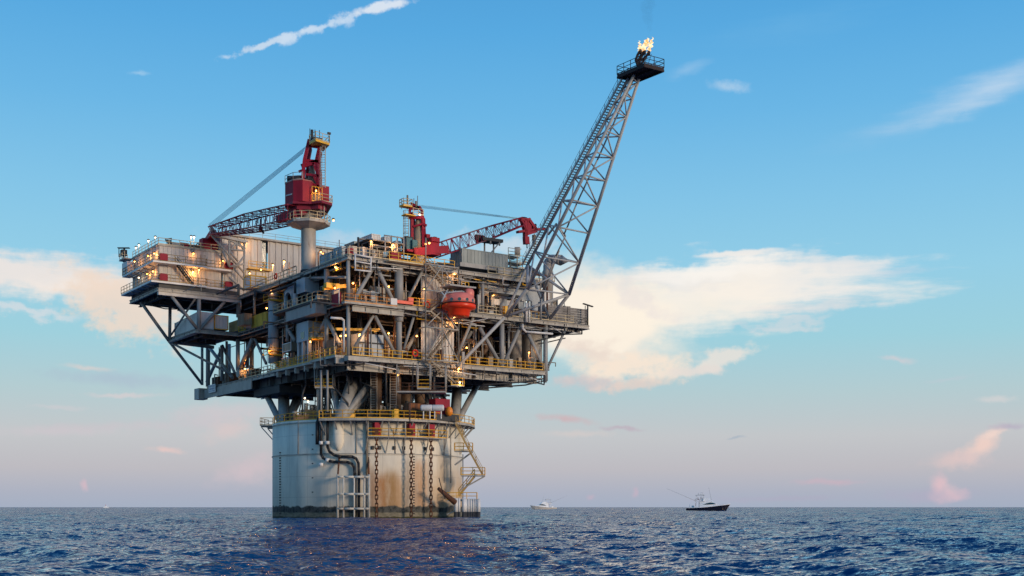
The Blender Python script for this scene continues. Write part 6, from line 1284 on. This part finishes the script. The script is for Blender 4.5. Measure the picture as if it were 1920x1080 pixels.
LP = [ # px, py, plane, value, pole, warm, label
 (254.6,464.8,'Y',201,1,0,'left lamp of the leftmost pair on the quarters roof'),(260,460,'Y',201,1,0,'right lamp of the leftmost pair on the quarters roof'),(277.8,451.9,'Y',198,1,0,'tall pole lamp behind the second quarters roof rail'),(290.7,445.4,'Y',195,1,0,'tallest pole lamp at the quarters roof corner'),
 (358,444.5,'V',QV0,1,0,'left head of the twin pole lamp on the quarters front'),(363.5,445,'V',QV0,1,0,'right head of the twin pole lamp on the quarters front'),(276.9,479.6,'U',-23.4,0,1,'warm wall lamp on the shaded side of the upper quarters'),(288.5,475,'U',-23.4,0,1,'warm wall lamp nearest the corner of the upper quarters'),
 (362,475.5,'V',QF,0,1,'warm wall lamp on the front of the upper quarters'),(251.9,490.7,'U',-24,0,1,'small lamp by the side cabin of the quarters'),(275.6,513.9,'U',-23.4,0,1,'warm wall lamp on the shaded side of the lower quarters'),(286,509,'U',-23.4,0,1,'warm wall lamp nearest the corner of the lower quarters'),
 (259.6,520.7,'U',-23.6,0,0,'pale lamp at the rear of the lower quarters walkway'),(361,509.6,'V',QF,0,1,'warm lamp left of the dark outside stair foot'),(372.6,506,'V',QF-1,1,1,'warm pole lamp right of the outside stair'),(417.6,489.8,'V',QF,0,1,'lamp at the right end of the quarters by the red lockers'),
 (461.5,455,'V',BV-.7,0,1,'bright lamp high on the ribbed building beside the gantry'),(511,497,'V',20,1,1,'pole lamp before the ribbed building left of the pair'),(488.9,505.6,'V',22,0,1,'dim lamp above the low white tank house'),(467.6,512.6,'V',22,0,1,'dim lamp at the left corner of the white tank house'),
 (531.9,490.4,'U',-9.5,1,1,'pole lamp nearest the left of the tall crane pedestal'),(508,546,'U',-10.2,0,1,'lamp on top of the tall banded column'),(499,578,'U',-9,0,1,'bright lamp over the yellow container'),(600.7,472.6,'U',-8,0,1,'lamp by the yellow ladder right of the tall crane'),
 (624.4,413,'Y',173.5,0,1,'lamp at the edge of the octagonal crane platform'),(592,357.7,'Y',173.2,0,1,'orange lamp beside the tall crane cab'),(694.8,453,'V',R0+1,1,1,'pole lamp in front of the highest white box'),(736,459,'V',R0+1,1,1,'pole lamp on the rack left of the short crane'),
 (627,540,'V',R0+3,0,1,'orange lamp on the yellow hoist under the top deck'),(661,531,'V',R0+2.5,0,1,'hanging lamp right of the corner column under the top deck'),(628,501,'U',-9.6,0,1,'lamp tucked under the top deck edge near the corner'),(728,537,'V',R0+5,0,1,'dim lamp deep behind the front V brace of the middle deck'),
 (797.4,458,'V',R0-.8,0,1,'left orange lamp on the short crane'),(804,456,'V',R0-.8,0,1,'right orange lamp on the short crane'),(786,402.6,'Y',171.2,0,0,'pale lamp high on the short crane mast'),(850,513,'V',R0+.6,0,1,'lamp on the wall behind the upper stair flight'),
 (794.6,542.8,'V',R0-.2,0,1,'lamp on the left post of the stair tower'),(872,550,'V',R0-3.4,0,1,'lamp above the orange lifeboat'),(924,553.5,'V',R0+1.2,0,1,'lamp in the first opening of the grey portal wall'),(581,640.5,'U',-11,0,1,'lamp under the yellow balcony of the grey cabin'),
 (637.8,630,'V',R0+3,0,1,'left lamp of the pair behind the lower corner column'),(647,629,'V',R0+3,0,1,'right lamp of the pair behind the lower corner column'),(673,627,'V',R0+2,0,1,'lamp above the blue grey cabinet row'),(727.8,625,'V',R0+3,0,1,'lamp left of the lower thick column'),(738,638.7,'V',R0+5,0,1,'small lamp just left of the lower thick column'),
 (503.7,657.8,'U',-10.9,0,1,'lamp low on the tall banded column'),(492,666.5,'U',-9.6,0,1,'lamp between two braces left of the banded column'),(459,675,'U',-9,0,1,'upper lamp right of the round pipe end'),(458.7,691.7,'U',-9.4,0,1,'lower lamp right of the round pipe end'),
 (746,703,'V',R0+1,0,1,'yellow lamp hanging under the front of the lower deck'),(570.7,746.7,'Y',176,0,0,'left bright white lamp between hull and decks'),(577,752.6,'Y',176,0,0,'right bright white lamp between hull and decks'),(731,726.7,'Y',172,0,0,'small white lamp above the ladder columns'),
 (849.7,601.8,'V',R0+.5,0,1,'lamp below the lifeboat on the ribbed wall'),(780.5,630,'V',R0+.8,0,1,'lamp left of the lower stair tower braces'),(874,652,'V',R0+3,0,1,'lamp before the bent brown pipes'),(991,661,'V',R0+1,1,1,'pole lamp in front of the fat vessel'),(861,717,'V',R0-1.6,0,0,'white lamp on the landing below the lower deck'),
 (859,691,'V',R0-.3,0,1,'yellow lamp on the lower deck edge right of the stair tower')]
for px, py, pl_, val, pole, warm, lb in LP:
    c = {'Y': FY, 'V': FV, 'U': FU}[pl_](px, py, val); put_lamp(c, bool(pole), bool(warm), lb, (22 if not warm else 90)*rnd.uniform(.45,1.5))
# inner work lights that make the decks glow brown inside
#@@BOATS
# ------------------------------------------------------------------ boats
def person(name, label, base, pts, rad, shirt, skin, parent_group, scale=1.0, rot=0):
    """one skinned body: pts dict joint -> xyz, edges along the limbs"""
    E = [('pelvis','chest'),('chest','neck'),('neck','head'),('head','crown'),('chest','shL'),('shL','elL'),('elL','haL'),('chest','shR'),('shR','elR'),('elR','haR'),('pelvis','hpL'),('hpL','knL'),('knL','ftL'),('ftL','toL'),('pelvis','hpR'),('hpR','knR'),('knR','ftR'),('ftR','toR')]
    ks = list(pts); me = bpy.data.meshes.new(name); me.from_pydata([pts[k] for k in ks], [(ks.index(a), ks.index(b)) for a, b in E], [])
    o = bpy.data.objects.new(name, me); COL.objects.link(o); me.skin_vertices.new() if hasattr(me.skin_vertices, 'new') and not me.skin_vertices else None
    md = o.modifiers.new('skin', 'SKIN')
    for i, k in enumerate(ks):
        r = rad.get(k, .05); me.skin_vertices[0].data[i].radius = (r, r)
    me.skin_vertices[0].data[ks.index('pelvis')].use_root = True
    s = o.modifiers.new('sub', 'SUBSURF'); s.levels = 1; s.render_levels = 1; me.materials.append(shirt); o.location = base; o.rotation_euler = (0,0,rot); tag(o, label, 'person', parent_group); return o
RADP = dict(pelvis=.15,chest=.17,neck=.06,head=.10,crown=.09,shL=.07,shR=.07,elL=.05,elR=.05,haL=.04,haR=.04,hpL=.10,hpR=.10,knL=.07,knR=.07,ftL=.05,ftR=.05,toL=.04,toR=.04)
SIT = dict(pelvis=(0,0,.5),chest=(0,.02,.95),neck=(0,.02,1.12),head=(.02,.02,1.25),crown=(.02,.02,1.38),shL=(0,.2,1.02),shR=(0,-.2,1.02),elL=(.1,.26,.75),elR=(.1,-.26,.75),haL=(.36,.2,.75),haR=(.36,-.2,.75),hpL=(.05,.1,.5),hpR=(.05,-.1,.5),knL=(.48,.12,.5),knR=(.48,-.12,.5),ftL=(.5,.12,.06),ftR=(.5,-.12,.06),toL=(.66,.12,.04),toR=(.66,-.12,.04))
STAND = dict(pelvis=(0,0,.95),chest=(0,0,1.38),neck=(0,0,1.53),head=(.02,0,1.64),crown=(.02,0,1.76),shL=(0,.2,1.44),shR=(0,-.2,1.44),elL=(.05,.27,1.16),elR=(.05,-.27,1.16),haL=(.2,.24,.95),haR=(.2,-.24,.95),hpL=(0,.1,.93),hpR=(0,-.1,.93),knL=(.03,.11,.5),knR=(.03,-.11,.5),ftL=(0,.12,.07),ftR=(0,-.12,.07),toL=(.17,.13,.04),toR=(.17,-.13,.04))
def yacht(name, label, loc, rot, L_, hullm, topm, detail):
    """sport fishing yacht: bow towards local +x, keel line centred"""
    t = bpy.data.objects.new(name, None); COL.objects.link(t); t.location = loc; t.rotation_euler = (0,0,rot); t['_b'] = (0,0,0); tag(t, label, 'boat'); s = L_/16.0
    st_ = [(-8,2.2,1.15,2.0),(-6,2.35,1.2,2.05),(-3,2.45,1.3,2.15),(0,2.4,1.55,2.1),(3,2.1,1.9,1.6),(5.5,1.45,2.2,.95),(7.4,.6,2.45,.3),(8.4,.04,2.6,.02)]
    vs = []; 
    for x, hw, fb, wl in st_:
        xk = x if x < 5 else 5+(x-5)*.55
        vs += [(x*s,-hw*s,fb*s),(xk*s*1.0,-wl*s,.15*s),(xk*s,0,-.8*s),(xk*s,wl*s,.15*s),(x*s,hw*s,fb*s)]
    fs = []; n = len(st_)
    for i in range(n-1):
        for k in range(4): a = i*5+k; fs.append((a,a+5,a+6,a+1))
        fs.append((i*5+4,i*5+9,i*5+5,i*5))
    fs.append((0,1,2,3,4)); m = MB().add(vs, fs); m.build('hull', hullm, t)
    m = MB()
    for i in range(n-1):
        for k in (0,4): a, b = Vector(vs[i*5+k]), Vector(vs[(i+1)*5+k]); m.beam(a+Vector((0,0,.06)), b+Vector((0,0,.06)), .12, .14)
    m.build('gunwale', topm, t)
    # foredeck and house as a lofted shape
    sec = [(-3.0,1.95,1.3,1.3+2.3),(-1.0,1.95,1.4,3.75),(.8,1.85,1.6,3.7),(2.8,1.6,1.85,3.0),(4.2,1.3,2.05,2.55),(6.4,.7,2.3,2.48)]; vs = []
    for x, hw, z0, z1 in sec: vs += [(x*s,-hw*s,z0*s),(x*s,-hw*.82*s,z1*s),(x*s,hw*.82*s,z1*s),(x*s,hw*s,z0*s)]
    fs = []
    for i in range(len(sec)-1):
        for k in range(3): a = i*4+k; fs.append((a,a+4,a+5,a+1))
    fs += [(0,1,2,3),tuple(len(vs)-4+k for k in (3,2,1,0))]; MB().add(vs, fs).build('deckhouse', topm, t)
    for sd_ in (-1,1):
        f = lambda x, a: (x*s, sd_*(1.92-.36*a-(max(0,x-.8)*.12))*s, 0)
        q = []
        for x, z in ((-1.6,2.45),(-.4,3.0),(1.0,3.3),(2.2,3.2),(3.3,2.72),(1.5,2.55),(0,2.45)):
            hw = 1.95 if x < .8 else 1.95-(x-.8)*.14; zz0 = 1.4+max(0,x)*.2; zz1 = 3.72 if x < .9 else 3.72-(x-.9)*.38; f_ = (z-zz0)/(zz1-zz0); q.append((x*s, sd_*(hw*(1-.18*f_)+.06)*s, z*s))
        m = MB().add(q, [tuple(range(len(q))) if sd_ > 0 else tuple(range(len(q)))[::-1]]).add([(x,y-sd_*.05,z) for x, y, z in q], [tuple(range(len(q)))[::-1]]); m.build('window', GLASS, t)
    m = MB(); m.box(-4.9*s,-1.0*s,-1.9*s,1.9*s,3.66*s,3.86*s); m.build('bridge_deck', topm, t)
    m = MB(); m.box(-3.2*s,-3.05*s,-1.7*s,1.7*s,1.5*s,3.6*s); m.build('cockpit_bulkhead', BLACK, t)
    m = MB(); m.add([(-1.6*s,-1.6*s,3.86*s),(2.2*s,-1.4*s,3.5*s),(2.2*s,1.4*s,3.5*s),(-1.6*s,1.6*s,3.86*s),(-1.5*s,-1.5*s,5.0*s),(.5*s,-1.3*s,4.75*s),(.5*s,1.3*s,4.75*s),(-1.5*s,1.5*s,5.0*s)],[(0,3,2,1),(4,5,6,7),(0,1,5,4),(1,2,6,5),(2,3,7,6),(3,0,4,7)]); m.box(-2.2*s,-1.7*s,-.5*s,.5*s,3.87*s,4.7*s); m.build('bridge_coaming', topm, t)
    m = MB()
    for x in (-4.2,-1.6):
        for y in (-1.4,1.4): m.tube((x*s,y*s,3.8*s),(x*s,y*s,6.0*s),.05*s,n=6)
    m.rail([(-1.6*s,-1.7*s,3.86*s),(-4.7*s,-1.7*s,3.86*s),(-4.7*s,1.7*s,3.86*s),(-1.6*s,1.7*s,3.86*s)],.8*s,.03*s,toe=False); m.build('tower_frame', WHITE, t)
    MB().box(-4.6*s,-1.2*s,-1.6*s,1.6*s,6.0*s,6.12*s).build('hardtop', BLUEW, t)
    m = MB().box(-3.0*s,-1.3*s,-.9*s,.9*s,6.12*s,6.3*s); m.tube((-3.5*s,0,6.1*s),(-3.5*s,0,6.9*s),.12*s,n=8); m.tube((-2*s,0,6.3*s),(-2*s,0,7.2*s),.04*s,n=6); m.tube((-2.6*s,-.7*s,7.0*s),(-1.4*s,-.7*s,7.0*s),.04*s,n=6); m.tube((-2.6*s,-.7*s,6.3*s),(-2.6*s,-.7*s,7.0*s),.04*s,n=6); m.build('radar', WHITE, t)
    m = MB(); m.tube((-4.2*s,-1.9*s,3.8*s),(-15.2*s,-3.0*s,8.6*s),.055*s,.02*s,n=6); m.build('outrigger', GREY, t)
    m = MB(); m.tube((1.4*s,1.2*s,3.7*s),(0*s,4.0*s,9.2*s),.055*s,.02*s,n=6); m.build('outrigger', GREY, t)
    m = MB(); m.beam((-4.7*s,-1.7*s,1.2*s),(-4.5*s,-1.7*s,3.7*s),.1,.1); m.beam((-4.7*s,1.7*s,1.2*s),(-4.5*s,1.7*s,3.7*s),.1,.1); m.cbox((-5.6*s,0,1.0*s),.9*s,.9*s,1.1*s); m.tube((-7.0*s,.4*s,1.0*s),(-6.8*s,.4*s,2.7*s),.06*s,n=6); m.build('cockpit_fitting', topm, t)
    m = MB().rail([Vector((x*s,-hw*.95*s,fb*s)) for x, hw, fb, _ in st_[4:-1]],.55*s,.02*s,toe=False,post=1.5); m.build('bow_rail', WHITE, t); return t
NAVY = mat('dark_navy_boat_hull', (.010,.012,.022), .18, var=.1, spec=.6); BW = mat('white_boat_gelcoat', (.95,.95,.94), .3, var=.08, streak=False); BC = mat('cream_boat_hull', (.62,.56,.48), .4, var=.1, streak=False)
D1 = 455.0; x1_ = (1327-960)/F*D1
y1 = yacht('sport_fishing_boat', 'nearer fishing yacht with black hull and white top', (x1_, D1, 0), R(-14), 16.0, NAVY, BW, True)
D2_ = 760.0; x2_ = (1019-960)/F*D2_
y2 = yacht('sport_fishing_boat', 'farther all white fishing yacht near the platform', (x2_, D2_, 0), R(180+8), 16.5, BC, BW, False)
def onboat(loc, rot, x, y, z): c, s_ = math.cos(rot), math.sin(rot); return (loc[0]+c*x-s_*y, loc[1]+s_*x+c*y, loc[2]+z)
CL1, CL2, CL3 = mat('dark_clothing',(.03,.03,.045),.9), mat('pale_shirt',(.5,.5,.48),.9), mat('maroon_clothing',(.15,.03,.03),.9)
for (x, y, z, pose, cl, lb, g) in ((-2.5,-.5,3.87,STAND,CL1,'person in dark clothes standing at the helm of the black yacht','s'),(-3.6,-.9,3.87,SIT,CL3,'person in maroon sitting at the rear of the yacht bridge','s'),(-1.9,.6,3.87,SIT,CL1,'person in dark clothes sitting forward on the yacht bridge','s'),(-4.4,-1.2,1.25,STAND,CL2,'person in a pale shirt standing in the yacht cockpit','s')):
    person('person', lb, onboat((x1_,D1,0), R(-14), x, y, z), pose, RADP, cl, None, 'people on the black yacht', rot=R(-14))
MB_ = MB().box(-.35,.35,-.35,.35,0,.5)
dbt = (199-960)/F*2600; t = bpy.data.objects.new('distant_vessel', None); COL.objects.link(t); t.location = (dbt,2600,0); t['_b'] = (0,0,0); tag(t, 'tiny white vessel with red mast on the horizon at the far left', 'boat')
MB().add([(-5,-1.5,.0),(5,-1.5,0),(5,1.5,0),(-5,1.5,0),(-6,-1.8,1.8),(7,-1.6,2.3),(7,1.6,2.3),(-6,1.8,1.8)],[(0,3,2,1),(4,5,6,7),(0,1,5,4),(1,2,6,5),(2,3,7,6),(3,0,4,7)]).build('hull', BW, t); MB().box(-3,2,-1.2,1.2,2.0,4.2).build('cabin', BW, t); MB().tube((-1,0,4.2),(-1,0,7.4),.5,.3,n=8).build('mast', ORGP, t)
for o in list(bpy.data.objects):
    if '_b' in o: del o['_b']
